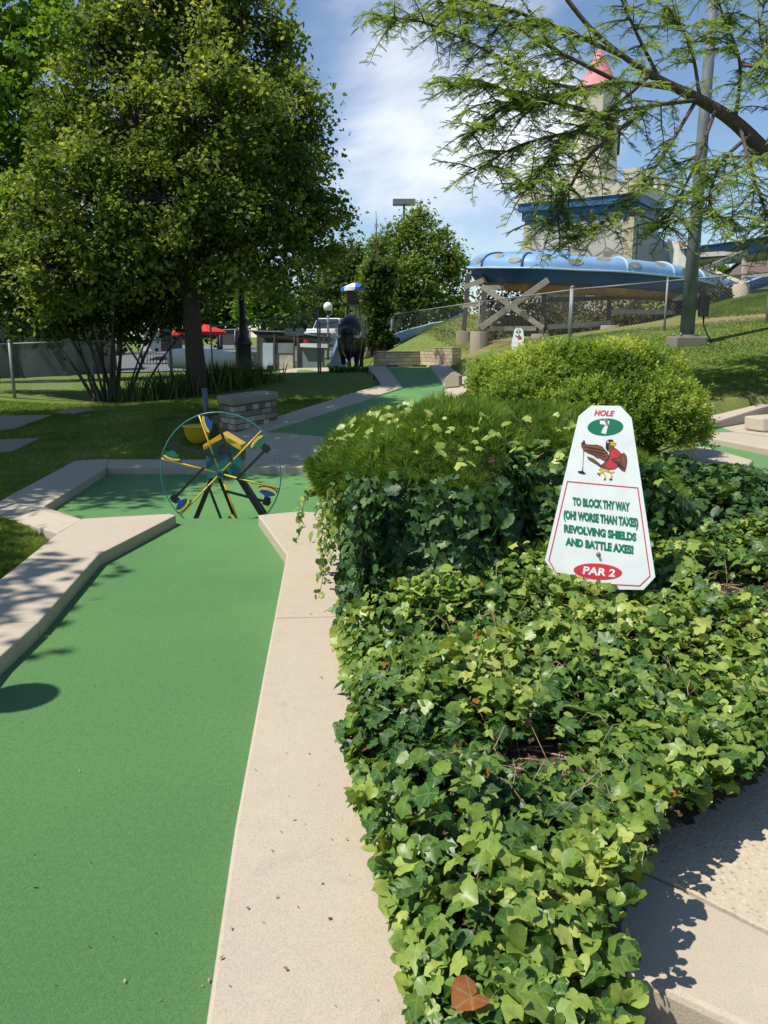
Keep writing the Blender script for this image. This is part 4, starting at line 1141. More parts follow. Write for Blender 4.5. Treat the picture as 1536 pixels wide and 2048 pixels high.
# concrete blocks
cb = thing('concrete_block', W(905, 779, 19.6), 'pointed concrete block standing on the right kerb of the far lane', 'concrete block')
bp = [W(889, 776, 19.9), W(889, 757, 19.9), W(903, 744, 19.8), W(918, 752, 19.7), W(918, 773, 19.7)]
MB().prism(bp, (.12, .36, 0)).build('block', M['concrete_old'], cb, bevel=.02)
cb2 = thing('concrete_block', W(1510, 862, 10.9), 'square concrete block on the pale concrete of the right-hand hole', 'concrete block')
MB().prism([W(1511, 862, 11.0), W(1525, 864, 10.7), W(1600, 864, 10.7), W(1600, 830, 10.7) , W(1525, 836, 10.7), W(1511, 833, 11.0)][1:5], (-.12, .3, 0)).build('block', M['concrete'], cb2, bevel=.025, seg=3)

# ------------------------------------------------------------------ bison statue
m, n, l, b = nt('painted bison')
tc = n.new('ShaderNodeTexCoord'); sp = n.new('ShaderNodeSeparateXYZ'); l.new(tc.outputs['Object'], sp.inputs[0])
nf = noise(n, l, 2.6, 5, .6)
ad = n.new('ShaderNodeMath'); ad.operation = 'ADD'; l.new(sp.outputs['Z'], ad.inputs[0])
sc = n.new('ShaderNodeMath'); sc.operation = 'MULTIPLY_ADD'; sc.inputs[1].default_value = .35; sc.inputs[2].default_value = -.175; l.new(nf, sc.inputs[0]); l.new(sc.outputs[0], ad.inputs[1])
mr = n.new('ShaderNodeMapRange'); mr.inputs['From Min'].default_value = 0; mr.inputs['From Max'].default_value = 1.7; l.new(ad.outputs[0], mr.inputs[0])
bc = ramp(n, l, mr.outputs[0], [(0, (.006, .005, .005)), (.45, (.018, .014, .010)), (.62, (.05, .036, .020)), (.8, (.045, .022, .020)), (1, (.075, .032, .032))])
ty = ramp(n, l, sp.outputs['Y'], [(0.0, (1,) * 3), (1, (0,) * 3)])
mrY = n.new('ShaderNodeMapRange'); mrY.inputs['From Min'].default_value = -.75; mrY.inputs['From Max'].default_value = -.45; l.new(sp.outputs['Y'], mrY.inputs[0])
bc = mixc(n, l, mrY.outputs[0], (.012, .010, .010), bc)
l.new(bc, b.inputs['Base Color']); b.inputs['Roughness'].default_value = .38; b.inputs['Specular IOR Level'].default_value = .35; b.inputs['Coat Weight'].default_value = .15; b.inputs['Coat Roughness'].default_value = .15
bump(n, l, b, noise(n, l, 16, 4, .6), .55, .03)
bpos = W(703, 737, 26.0)
bi = thing('bison_statue', bpos, 'glossy dark bison statue with white horns facing the camera beside the far green', 'bison statue', rz=R(-5))
mb = MB(); E = lambda c, r: mb.ball(c, r, 18, 12)
E((0, .15, 1.08), (.37, .70, .42)); E((0, -.28, 1.22), (.40, .48, .46)); E((0, -.12, 1.45), (.24, .42, .27)); E((0, .85, .98), (.33, .42, .36))
E((0, -.62, 1.02), (.31, .34, .38)); E((0, -.88, .90), (.235, .24, .33)); E((0, -.98, .68), (.15, .17, .26)); E((0, -.93, 1.16), (.24, .20, .16))
E((0, -.80, .48), (.10, .12, .20)); E((0, -.60, .68), (.24, .26, .36))
for s in (-1, 1):
    mb.tube([(s * .21, -.40, 1.0), (s * .23, -.42, .62), (s * .22, -.41, .40), (s * .215, -.40, .16), (s * .215, -.43, .0)], [.20, .165, .105, .075, .095], 12)
    mb.tube([(s * .20, .95, .95), (s * .23, .98, .65), (s * .22, 1.08, .42), (s * .21, 1.02, .18), (s * .21, .98, .0)], [.22, .15, .085, .07, .09], 12)
    E((s * .27, -.78, 1.0), (.10, .05, .06))
mb.tube([(0, 1.22, 1.12), (0, 1.34, .9), (0, 1.30, .55)], [.05, .03, .045], 8)
o = link('body', mb.mesh('body'), m, bi, False)
rm = o.modifiers.new('remesh', 'REMESH'); rm.mode = 'VOXEL'; rm.voxel_size = .028; rm.use_smooth_shade = True
sm = o.modifiers.new('smooth', 'SMOOTH'); sm.iterations = 5; sm.factor = .5
for s in (-1, 1):
    o = link('horn', MB().tube([(s * .20, -.93, 1.02), (s * .34, -.95, 1.00), (s * .42, -.96, 1.06), (s * .43, -.95, 1.19)], [.05, .045, .034, .008], 10).mesh('horn'), M['white'], bi, False)
    o = link('eye', MB().ball((s * .20, -1.04, .93), .026, 10, 6).mesh('eye'), M['black'], bi, False)
# ivy tuft round its feet, spotlights
k = 420
pts = np.array([list(W(float(x), 742 + float(rng.uniform(-4, 4)), 25.4 + float(rng.uniform(-.5, .6)))) for x in rng.uniform(660, 735, k)]) + np.array([0, 0, .06]) * rng.random((k, 1))
tag(cloud('ivy_patch', IVY_SET, pts, frames(np.array([0, -.4, .8]) + rng.normal(size=(k, 3)) * .5, randdir(k)), .09, rng.random(k) * .95, M['ivy']), 'small patch of ivy around the feet of the bison statue', 'ivy patch', kind='stuff')
sl_ = thing('spotlight', W(686, 743, 25.2), 'pale grey box spotlight at the feet of the bison', 'spotlight')
c0 = W(686, 737, 25.2)
MB().box(c0, (.19, .16, .16)).build('housing', M['pole'], sl_, bevel=.012); MB().box(c0 + Vector((0, 0, .092)), (.20, .17, .02)).build('lid', M['white'], sl_); MB().tube([c0 + Vector((0, 0, -.3)), c0], .02, 6).build('stake', M['darkmetal'], sl_)
gp2 = G(545, 23.5); sl2 = thing('spotlight', gp2, 'small black spotlight on a stake by the edge of the lawn', 'spotlight')
c0 = W(541, 735, 23.5)
MB().box(c0, (.16, .14, .12)).build('housing', M['darkmetal'], sl2, bevel=.012); MB().tube([gp2, c0], .014, 6).build('stake', M['darkmetal'], sl2)
MB().box(c0 + Vector((0, -.073, 0)), (.12, .004, .08)).build('lens', M['steel'], sl2)

# ------------------------------------------------------------------ chain link fences
def fence(name, stations, hts, label, posts=None, rail=True, cell=.085, wire=.0023, group=None):
    t = thing(name, stations[0], label, 'fence', group)
    r_ = .028
    for i, (p, h) in enumerate(zip(stations, hts)):
        if posts is None or i in posts:
            rr = .042 if (h > max(hts) * .97 and len(stations) > 3) else r_
            o = MB().tube([p + Vector((0, 0, -.3)), p + Vector((0, 0, h + .05))], rr, 8).ball(p + Vector((0, 0, h + .06)), (rr * 1.25, rr * 1.25, rr), 8, 5).build('post', M['steel'], t)
    mb = MB()
    for a, b, ha, hb in zip(stations, stations[1:], hts, hts[1:]):
        mb.tube([a + Vector((0, 0, ha)), b + Vector((0, 0, hb))], .021, 6)
    mb.build('top_rail', M['steel'], t)
    mb = MB()
    for a, b, ha, hb in zip(stations, stations[1:], hts, hts[1:]):
        L = (b - a).length; h = (ha + hb) / 2; ncol = max(2, int(L / cell)); du = h / L
        for sgn_ in (1, -1):
            for i in range(-int(h / cell) - 1, ncol + int(h / cell) + 2):
                u0 = i * cell / L; u1 = u0 + du
                lo, hi = max(u0, 0), min(u1, 1)
                if hi - lo < 1e-3: continue
                def pt(u):
                    v = (u - u0) / du
                    uu = u if sgn_ > 0 else 1 - u
                    return a.lerp(b, uu) + Vector((0, 0, (ha + (hb - ha) * uu) * (.02 + v * .97)))
                mb.tube([pt(lo), pt(hi)], wire, 3, False, False)
    mb.build('wire_mesh', M['steel'], t)
    return t
def stn(px, base, topy, d):
    p = W(px, base, d); return p, (W(px, topy, d) - p).length
A = [stn(785, 702, 631, 31), stn(957, 693, 607, 25.5), stn(1137, 684, 584, 20.2)]
fence('chain_link_fence', [a for a, h in A], [h for a, h in A], 'chain-link fence climbing the slope in front of the timber braces')
A = [stn(1140, 684, 583, 20.2), stn(1328, 664, 566, 19.1), stn(1532, 650, 548, 18.2), stn(1720, 640, 530, 17.4)]
fence('chain_link_fence', [a for a, h in A], [h for a, h in A], 'chain-link fence crossing the slope behind the grey lamp pole')
A = [stn(425, 738, 656, 24.4), stn(497, 738, 647, 24.2), stn(637, 740, 628, 24.0)]
fence('chain_link_fence', [a for a, h in A], [h for a, h in A], 'chain-link fence in front of the dark-roofed pool hut')
A = [stn(641, 738, 652, 24.3), stn(700, 718, 640, 28), stn(783, 704, 632, 31)]
fence('chain_link_fence', [a for a, h in A], [h for a, h in A], 'short run of chain-link fence passing behind the bison')
A = [stn(-60, 793, 694, 19.6), stn(29, 790, 690, 19.6), stn(188, 780, 684, 20.6), stn(345, 772, 682, 22)]
fence('chain_link_fence', [a for a, h in A], [h for a, h in A], 'low chain-link fence on the lawn below the grey concrete wall')
for i, x in enumerate((570, 591)):
    c = W(x + 8, 664, 24.05)
    t = MB().box(c + Vector((0, -.03, 0)), (.25, .006, .22), Matrix.Rotation(R(3 - 5 * i), 3, 'Y')).build('notice', paint('weathered paper', (.55, .56, .57), .7, .35, 30))
    tag(t, 'square weathered notice on the fence, ' + ('left one of the pair' if i == 0 else 'right one of the pair'), 'notice', 'notices on the pool fence')

# ------------------------------------------------------------------ lamp posts
gp3 = G(489, 23.0)
lp = thing('street_lamp', gp3, 'black cast-iron lamp post with a fluted base beside the big tree', 'street lamp')
s_ = 23.0 / F
MB().lathe(gp3, [(.27, -.2), (.27, .05), (.25, .08), (.235, .5), (.22, .92), (.25, .96), (.26, 1.0), (.20, 1.08), (.14, 1.2), (.12, 1.3)], 12).build('base', M['darkmetal'], lp)
MB().lathe(gp3, [(.115, 1.28), (.10, 1.6), (.13, 1.63), (.13, 1.68), (.095, 1.72), (.075, 4.2), (.09, 4.25), (.05, 4.4)], 12).build('shaft', M['darkmetal'], lp)
gl = paint('lamp globe', (.85, .85, .82), .3, .02)
MB().ball(gp3 + Vector((0, 0, 4.62)), .24, 16, 10).build('globe', gl, lp)
def globe_lamp(px, py, r_, d, label, arms=None):
    c = W(px, py, d); g = G(px, d)
    t = thing('globe_lamp', g, label, 'globe lamp')
    MB().tube([g, c - Vector((0, 0, r_))], .05, 8).build('shaft', M['pole'], t)
    MB().lathe(c, [(.09, -r_ - .12), (.14, -r_ - .02), (.12, -r_ + .04)], 10).build('fitter', M['darkmetal'], t)
    MB().ball(c, r_, 18, 12).build('globe', gl, t)
    for dx, dy in (arms or []):
        MB().ball(c + Vector((dx, 0, dy)), r_, 14, 9).build('globe', gl, t)
        MB().tube([c + Vector((0, 0, -r_ - .3)), c + Vector((dx * .6, 0, dy - r_ - .2)), c + Vector((dx, 0, dy - r_))], .03, 6).build('arm', M['darkmetal'], t)
globe_lamp(656, 613.5, .20, 52 * .66, 'white globe lamp on a thin post behind the pickup truck')
globe_lamp(670, 618, .17, 62, 'distant lamp post with a cluster of three small globes', [(-.22, -.16), (.22, -.14)])
# globe lamp beside the lane, just outside the view; its round shadow falls on the green
sh = Z(36, 1395, 0.0)
tt = 2.1 / SUN.z
c = sh + SUN * tt
t = thing('globe_lamp', (c.x, c.y, 0), 'globe lamp beside the near lane that throws the round shadow', 'globe lamp')
MB().tube([(c.x, c.y, -.1), (c.x, c.y, c.z - .14)], .035, 10).build('shaft', M['darkmetal'], t)
MB().ball(c, .155, 20, 14).build('globe', gl, t)
MB().lathe((c.x, c.y, c.z - .2), [(.05, 0), (.08, .05), (.07, .08)], 12).build('fitter', M['darkmetal'], t)

# tall grey pole on the slope
gq = G(1372, 17.0); tp_ = W(1434, -160, 17.0)
pl_ = thing('lamp_pole', gq, 'tall grey steel lamp pole on a square concrete footing on the slope', 'lamp pole')
MB().tube([gq + Vector((0, 0, .12)), Vector((gq.x, gq.y, 4)), Vector((gq.x, gq.y, tp_.z))], [.150, .125, .085], 16).build('shaft', M['pole'], pl_)
MB().prism([gq + Vector((x, y, .17)) for x, y in ((-.33, -.33), (.33, -.33), (.33, .33), (-.33, .33))], (0, 0, -.6)).build('footing', concrete('dark footing concrete', (.24, .21, .17), stain=.6), pl_, bevel=.03)
MB().lathe(gq + Vector((0, 0, .17)), [(.24, 0), (.24, .03), (.16, .035)], 16).build('base_plate', M['pole'], pl_)
MB().box(gq + Vector((.29, -.06, .80)), (.18, .16, .44)).build('switch_box', M['darkmetal'], pl_, bevel=.012)
MB().tube([gq + Vector((.29, -.08, .6)), gq + Vector((.30, -.1, .4)), gq + Vector((.38, -.16, .2)), gq + Vector((.48, -.2, .02))], .018, 6).build('conduit', M['darkmetal'], pl_)
for x, y in ((-.2, -.2), (.2, -.2), (-.2, .2), (.2, .2)): MB().tube([gq + Vector((x, y, .15)), gq + Vector((x, y, .25))], .02, 6).build('anchor_bolt', M['steel'], pl_)
# floodlight mast beyond the trees
gm = G(808, 62); fl = thing('floodlight_mast', gm, 'slim floodlight mast with a flat grey head above the trees', 'floodlight mast')
tpz = W(808, 408, 62)
MB().tube([gm, tpz], [.14, .08], 10).build('shaft', M['pole'], fl)
MB().box(tpz + Vector((0, 0, .12)), (1.75, .9, .42)).build('lamp_head', M['steel'], fl, bevel=.03)
MB().beam(tpz + Vector((-.32, 0, -1.7)), tpz + Vector((.32, 0, -1.7)), .07, .07).build('crossarm', M['pole'], fl)

# ------------------------------------------------------------------ castle
def crackle(name, c, line, scale):
    m, n, l, b = nt(name)
    tc = n.new('ShaderNodeTexCoord'); v = n.new('ShaderNodeTexVoronoi'); v.feature = 'DISTANCE_TO_EDGE'; v.inputs['Scale'].default_value = scale
    v2 = n.new('ShaderNodeTexVoronoi'); v2.inputs['Scale'].default_value = scale
    l.new(tc.outputs['UV'], v.inputs['Vector']); l.new(tc.outputs['UV'], v2.inputs['Vector'])
    sep = n.new('ShaderNodeSeparateColor'); l.new(v2.outputs['Color'], sep.inputs[0])
    base = ramp(n, l, sep.outputs[0], [(0, tuple(x * .88 for x in c)), (1, tuple(x * 1.08 for x in c))])
    base = mixc(n, l, .4, base, ramp(n, l, noise(n, l, 3, 5), [(.3, (.8,) * 3), (.7, (1.1,) * 3)]), 'MULTIPLY')
    l.new(mixc(n, l, ramp(n, l, v.outputs['Distance'], [(.028, (1,) * 3), (.05, (0,) * 3)]), base, line), b.inputs['Base Color'])
    b.inputs['Roughness'].default_value = .85
    return m
M['castle'] = crackle('castle stone paint', (.50, .47, .41), (.22, .20, .19), 1.5)
M['quoin'] = masonry('quoin blocks', [(0, (.52, .43, .27)), (1, (.66, .56, .38))], (.33, .29, .22), 3.0, .34)
M['cream'] = paint('castle cream', (.60, .54, .41), .7, .08, 2)
M['castlegrey'] = paint('castle grey', (.40, .39, .38), .8, .1, 2)
M['bluetrim'] = paint('blue trim', (.03, .11, .26), .5, .2, 2)
M['pink'] = paint('faded pink roof', (.62, .20, .22), .6, .15, 3)
M['rust'] = paint('rusty roof edge', (.36, .13, .07), .7, .2)
M['flume'] = paint('light blue fibreglass', (.21, .37, .58), .5, .14, 1.2)
M['flume_dark'] = paint('dark blue fibreglass', (.02, .075, .22), .4, .25, 1.0)
M['flume_rim'] = paint('pale flange', (.42, .58, .75), .4, .08)
M['flume_tan'] = paint('tan patch paint', (.27, .26, .18), .5, .25, 4)

yaw = R(33); u_ = Vector((-math.cos(yaw), math.sin(yaw), 0)); v_ = Vector((math.sin(yaw), math.cos(yaw), 0))
Bc = W(1257, 600, 33.0); Bc.z = 0
wA, dC = 4.75, 3.4
ca = thing('castle_tower', (Bc.x, Bc.y, 2.8), 'stone-patterned castle tower with battlements, blue cornice and pink spire', 'castle')
def zr(py, d=33.0): return W(1257, py, d).z
def ring(o0, o1, z): return [Bc + u_ * (-o0) + v_ * (-o0) + Vector((0, 0, z)), Bc + u_ * (wA + o1) - v_ * o0 + Vector((0, 0, z)), Bc + u_ * (wA + o1) + v_ * (dC + o1) + Vector((0, 0, z)), Bc - u_ * o0 + v_ * (dC + o1) + Vector((0, 0, z))]
z_base, z_w, z_b1, z_b2, z_p, z_m = 2.2, zr(436), zr(430), zr(396), zr(389), zr(366)
o = MB().prism(ring(0, 0, z_w + .1), (0, 0, z_base - z_w - .1)).build('wall', M['castle'], ca); boxuv(o, 1.0)
# quoins at the front corners
for a in (0, wA):
    s = 1 if a else -1
    p0 = Bc + u_ * (a + (.03 if a else -.03)) - v_ * .02
    q = [p0, p0 - u_ * s * .36, p0 - u_ * s * .36 + v_ * .05, p0 + v_ * .05]
    o = MB().prism([p + Vector((0, 0, z_w)) for p in q], (0, 0, z_base - z_w)).build('quoin', M['quoin'], ca); boxuv(o)
MB().prism(ring(.10, .10, z_b1 + (z_b2 - z_b1) * .52), (0, 0, -(z_b2 - z_b1) * .52)).build('lower_cornice', M['bluetrim'], ca)
# small arches hanging under the cornice
mb = MB()
for i in range(9):
    c = Bc + u_ * (.35 + i * (wA - .7) / 8) - v_ * .05 + Vector((0, 0, z_b1 - .0))
    mb.tube([c - v_ * .03, c + v_ * .03], .17, 14)
mb.build('cornice_scallops', M['bluetrim'], ca)
MB().prism(ring(.24, .24, z_b2), (0, 0, -(z_b2 - z_b1) * .46)).build('upper_cornice', M['bluetrim'], ca)
MB().prism(ring(.30, .30, z_p + .30), (0, 0, -(z_p + .30 - z_b2) + .004)).build('parapet', M['cream'], ca)
def merlons(p, d, L, n_, parent):
    w = L / (2 * n_ - 1)
    for i in range(n_):
        c = p + d * (2 * i * w); nrm = Vector((d.y, -d.x, 0))
        q = [c, c + d * w, c + d * w - nrm * .22, c - nrm * .22]
        MB().prism([x + Vector((0, 0, z_m + .34)) for x in q], (0, 0, -(z_m + .34 - z_p - .28))).build('merlon', M['cream'], parent)
R4 = ring(.305, .305, 0)
Lf = (R4[1] - R4[0]).length; Ls = (R4[3] - R4[0]).length
merlons(R4[1], -u_, Lf, 4, ca); merlons(R4[0], v_, Ls, 4, ca); merlons(R4[2] , -v_, Ls, 4, ca)
# round turret and spire
tc_ = W(1185, 380, 35.2); tr = 46 * 35.2 / F * 1.0
zt0, zt1, zc = W(1187, 392, 35.2).z - .8, W(1187, 186, 35.2).z, W(1195, 118, 35.2).z
MB().lathe((tc_.x, tc_.y, 0), [(tr, zt0), (tr, zt0 + 2.2), (tr * .985, zt0 + 2.25), (tr * .96, zt1)], 8, smooth=False).build('turret', M['cream'], ca)
MB().lathe((tc_.x, tc_.y, 0), [(tr * 1.05, zt1 - .2), (tr * .62, zt1 + .35), (tr * .3, zt1 + 1.0), (tr * .08, zc), (.001, zc + .02)], 20).build('spire', M['pink'], ca)
a = math.atan2(-tc_.y, -tc_.x)
for k in (.62, 1.9):
    c = Vector((tc_.x + math.cos(a + k) * tr * .99, tc_.y + math.sin(a + k) * tr * .99, zt0 + 3.1))
    MB().box(c, (.12, .34, 1.2), Matrix.Rotation(a + k, 3, 'Z')).build('window', M['black'], ca)
MB().lathe((tc_.x, tc_.y, 0), [(tr * 1.03, zt0 + 1.55), (tr * 1.03, zt0 + 1.75)], 8, smooth=False).build('string_course', M['cream'], ca)
# sloping grey wing and white gable
w0 = Bc + v_ * (dC * .18)
wing = [w0 + Vector((.05, 0, zr(455, 34))), W(1345, 492, 33.6), W(1395, 540, 33.4), W(1395, 640, 33.4), w0 + Vector((.05, 0, 2.2))]
ws = thing('castle_wing', Vector((wing[3].x, wing[3].y, 2.4)), 'sloping grey side wall with a white gable beside the castle tower', 'wall')
MB().prism(wing, (.25, 2.8, 0)).build('wall', M['castlegrey'], ws)
gb = [W(1335, 478, 32.9), W(1358, 488, 32.5), W(1399, 523, 32.2), W(1399, 600, 32.2), W(1352, 600, 32.9)]
MB().prism(gb, (.1, .35, 0)).build('gable', paint('white render', (.68, .66, .60), .8, .06), ws)
mb = MB(); mb.beam(gb[1] + Vector((0, -.03, .08)), gb[2] + Vector((.1, -.03, .06)), .3, .12, up=(0, 0, 1)); mb.build('roof_edge', M['rust'], ws)
o = MB().box(W(1395, 560, 32.0), (.35, .3, 1.6)).build('quoin', M['quoin'], ws); boxuv(o)

# ------------------------------------------------------------------ blue water slide
def smooth_path(pts, m=10):
    pts = [Vector(p) for p in pts]; out = []
    for i in range(len(pts) - 1):
        p0 = pts[max(i - 1, 0)]; p1 = pts[i]; p2 = pts[i + 1]; p3 = pts[min(i + 2, len(pts) - 1)]
        for j in range(m):
            t = j / m
            out.append(.5 * ((2 * p1) + (p2 - p0) * t + (2 * p0 - 5 * p1 + 4 * p2 - p3) * t * t + (3 * p1 - p0 - 3 * p2 + p3) * t ** 3))
    return out + [pts[-1]]
def sweep(mb, path, prof, smooth=True):             # prof: (outward offset, z offset)
    vs = []; k = len(prof); n = len(path)
    for i, p in enumerate(path):
        t = path[min(i + 1, n - 1)] - path[max(i - 1, 0)]; t.z = 0; t.normalize()
        o_ = Vector((t.y, -t.x, 0))
        for a, z in prof: vs.append(p + o_ * a + Vector((0, 0, z)))
    fs = [(i * k + j, i * k + j + 1, (i + 1) * k + j + 1, (i + 1) * k + j) for i in range(n - 1) for j in range(k - 1)]
    mb.add(vs, fs, smooth)
fp = smooth_path([W(1130, 524, 34), W(1040, 526, 33.2), W(1000, 529, 31.2), W(977, 533, 28.6), W(985, 536, 26.8), W(1022, 537, 25.8), W(1070, 539, 25.2), W(1140, 543, 25.2), W(1215, 546, 25.4), W(1290, 553, 26.0), W(1350, 561, 26.9), W(1405, 574, 28.2), W(1440, 580, 30)])
ws_ = thing('water_slide', fp[60], 'big light-blue enclosed water slide curving round the foot of the castle', 'water slide')
r1 = .62
up = [(r1 * math.cos(a) * (1.02), .47 * math.sin(a) ** .75 if math.sin(a) > 0 else 0) for a in [math.pi * i / 14 for i in range(15)]]
mb = MB(); sweep(mb, fp, up); mb.build('upper_shell', M['flume'], ws_)
dn = [(r1 * .97 * math.cos(a), -.62 * abs(math.sin(a)) ** .8) for a in [math.pi * i / 14 for i in range(15)]]
mb = MB(); sweep(mb, fp, dn); mb.build('lower_shell', M['flume_dark'], ws_)
mb = MB(); sweep(mb, fp, [(.62, -.03), (.76, -.035), (.77, .01), (.62, .03)]); mb.build('flange', M['flume_rim'], ws_)
def on_shell(i, ang):
    p = fp[i]; t = fp[min(i + 1, len(fp) - 1)] - fp[max(i - 1, 0)]; t.z = 0; t.normalize(); o_ = Vector((t.y, -t.x, 0))
    return p, t, o_
for i in (44, 58, 82, 94, 104):                      # vertical joints between the moulded lengths
    p, t, o_ = on_shell(i, 0); mb = MB()
    ring_ = [p + o_ * (a * 1.035) + Vector((0, 0, z * 1.035 + .005)) for a, z in up[:9]]
    mb.tube(ring_, .035, 6); mb.build('joint', M['flume_rim'] if i > 70 else M['bluetrim'], ws_)
for q, i in enumerate(range(42, 112, 7)):
    p, t, o_ = on_shell(i, 0); ang = R(44 if q % 2 else 24); c = p + o_ * (r1 * 1.02 * math.cos(ang) ) + Vector((0, 0, .47 * math.sin(ang) ** .75))
    nrm = (o_ * math.cos(ang) + Vector((0, 0, math.sin(ang)))).normalized(); q_ = nrm.cross(t).normalized()
    vs = [c + nrm * .012 + t * (.24 * math.cos(a)) + q_ * (.10 * math.sin(a)) for a in [2 * math.pi * j / 16 for j in range(16)]]
    MB().prism(vs, -nrm * .05).build('painted_spot', M['flume_tan'], ws_)
mb = MB(); sweep(mb, fp[36:], [(.42, -.46), (.34, -.62), (.1, -.70), (-.2, -.70)]); mb.build('underside_lagging', paint('peeling tan lagging', (.30, .17, .08), .9, .5, 2), ws_)
# upper flume entering from the right
f2 = smooth_path([W(1388, 500, 33), W(1440, 492, 30.5), W(1500, 484, 28.6), W(1580, 474, 27), W(1680, 470, 26.5)])
wf = thing('water_slide', f2[6], 'upper dark-blue open flume crossing in from the right on timber legs', 'water slide')
mb = MB(); sweep(mb, f2, [(.6 * math.cos(a), -.62 * math.sin(a) ** .8) for a in [math.pi * i / 12 for i in range(13)]]); o = mb.build('trough', M['bluetrim'], wf)
sd = o.modifiers.new('thickness', 'SOLIDIFY'); sd.thickness = .03
mb = MB(); sweep(mb, f2, [(.58, .0), (.72, -.01), (.72, .05), (.58, .05)]); mb.build('flange', M['flume_rim'], wf)
mb = MB(); sweep(mb, f2, [(.50, -.48), (.36, -.60), (.1, -.68), (-.2, -.68)]); mb.build('underside_lagging', M['flume_tan'], wf)
# lower light-blue flume pieces on the hill and by the pool
f3 = smooth_path([W(1395, 618, 30), W(1450, 612, 29), W(1500, 598, 29), W(1560, 588, 29)])
wf3 = thing('water_slide', f3[3], 'short light-blue flume half sunk in the grass slope on the right', 'water slide')
mb = MB(); sweep(mb, f3, [(.6 * math.cos(a), -.55 * math.sin(a)) for a in [math.pi * i / 12 for i in range(13)]]); o = mb.build('trough', M['flume'], wf3); o.modifiers.new('thickness', 'SOLIDIFY').thickness = .03
mb = MB(); sweep(mb, f3, [(.58, .0), (.74, -.01), (.74, .05), (.58, .05)]); mb.build('flange', M['flume_rim'], wf3)
f4 = smooth_path([W(1410, 592, 34), W(1460, 574, 34), W(1536, 548, 34), W(1620, 530, 34)])
wf4 = thing('water_slide', f4[3], 'bright blue flume rising behind the timber trestle on the right', 'water slide')
mb = MB(); sweep(mb, f4, [(.55 * math.cos(a), -.5 * math.sin(a)) for a in [math.pi * i / 12 for i in range(13)]]); o = mb.build('trough', paint('bright blue fibreglass', (.02, .12, .55), .35, .1), wf4); o.modifiers.new('thickness', 'SOLIDIFY').thickness = .03
mb = MB(); sweep(mb, f4, [(.53, .0), (.68, -.01), (.68, .05), (.53, .05)]); mb.build('flange', M['flume_rim'], wf4)
# timber trestles
def trestle(label, members, loc, dark=()):
    t = thing('timber_trestle', loc, label, 'trestle')
    for i, (kind, a, b, w) in enumerate(members):
        MB().beam(W(*a), W(*b), w, w * (.45 if kind != 'post' else .9), up=(0, 1, .02)).build({'post': 'post', 'brace': 'brace', 'rail': 'rail'}[kind], M['timber_dark'] if i in dark else M['timber'], t)
    return t
t1 = trestle('weathered timber trestle with a big cross brace under the left end of the slide', [
    ('post', (937, 548, 27.2), (928, 660, 27.2), 0.145), ('post', (970, 545, 26.2), (965, 690, 26.0), 0.162), ('post', (1091, 552, 25.4), (1082, 672, 25.2), 0.124),
    ('brace', (960, 656, 24.0), (1096, 560, 24.0), 0.167), ('brace', (963, 572, 24.2), (1086, 656, 24.2), 0.155), ('rail', (981, 657, 24.15), (1072, 657, 24.1), 0.136),
    ('rail', (931, 573, 26.9), (968, 560, 26.0), 0.161), ('rail', (925, 612, 26.9), (966, 604, 26.0), 0.136), ('rail', (965, 575, 25.8), (1085, 573, 25.5), 0.136)], G(1010, 26), dark=(0, 1, 2))
for px, d in ((1080, 24.9), (928, 27.2), (958, 25.7)):
    g = W(px, 690, d); zt = W(px, 669 if px > 1000 else 664, d).z
    MB().lathe((g.x, g.y, 0), [(.30, zt - 1.2), (.29, zt), (.27, zt + .02), (.001, zt + .02)], 18).build('footing', M['concrete_old'], t1)
t2 = trestle('weathered timber trestle under the middle of the slide', [
    ('post', (1221, 560, 25.8), (1216, 655, 25.6), 0.124), ('post', (1340, 575, 26.8), (1333, 660, 26.6), 0.124), ('rail', (1095, 654, 25.5), (1222, 646, 25.5), 0.161), ('rail', (1218, 623, 25.9), (1345, 625, 26.5), 0.136),
    ('rail', (1097, 600, 26.2), (1340, 592, 26.9), 0.149), ('brace', (1240, 632, 27), (1300, 575, 27.2), 0.149), ('rail', (1345, 597, 26.5), (1400, 590, 26.9), 0.161)], G(1280, 26.5), dark=(0, 1, 4, 5))
g = W(1217, 690, 25.3); zt = W(1217, 652, 25.3).z
MB().lathe((g.x, g.y, 0), [(.32, zt - 1.3), (.31, zt), (.29, zt + .02), (.001, zt + .02)], 18).build('footing', M['concrete_old'], t2)
t3 = trestle('pale timber trestle with crossed braces holding the upper flume on the right', [
    ('post', (1489, 492, 28.3), (1487, 585, 28.3), 0.124), ('post', (1395, 506, 31.0), (1392, 600, 31.0), 0.124), ('rail', (1396, 510, 30.6), (1490, 505, 28.2), 0.161), ('rail', (1490, 489, 28.1), (1600, 482, 26.8), 0.161),
    ('brace', (1396, 543, 30.2), (1494, 503, 28.0), 0.167), ('brace', (1415, 538, 30.4), (1487, 568, 28.1), 0.149), ('brace', (1405, 535, 31), (1460, 585, 30.4), 0.124), ('brace', (1404, 582, 31.2), (1486, 520, 30), 0.124), ('rail', (1483, 551, 27.9), (1600, 548, 26.9), 0.124)], G(1480, 28.3), dark=(6, 7))
g = W(1480, 590, 28.3); zt = W(1480, 570, 28.3).z
MB().lathe((g.x, g.y, 0), [(.30, zt - 1.3), (.29, zt), (.27, zt + .02), (.001, zt + .02)], 18).build('footing', M['concrete'], t3)
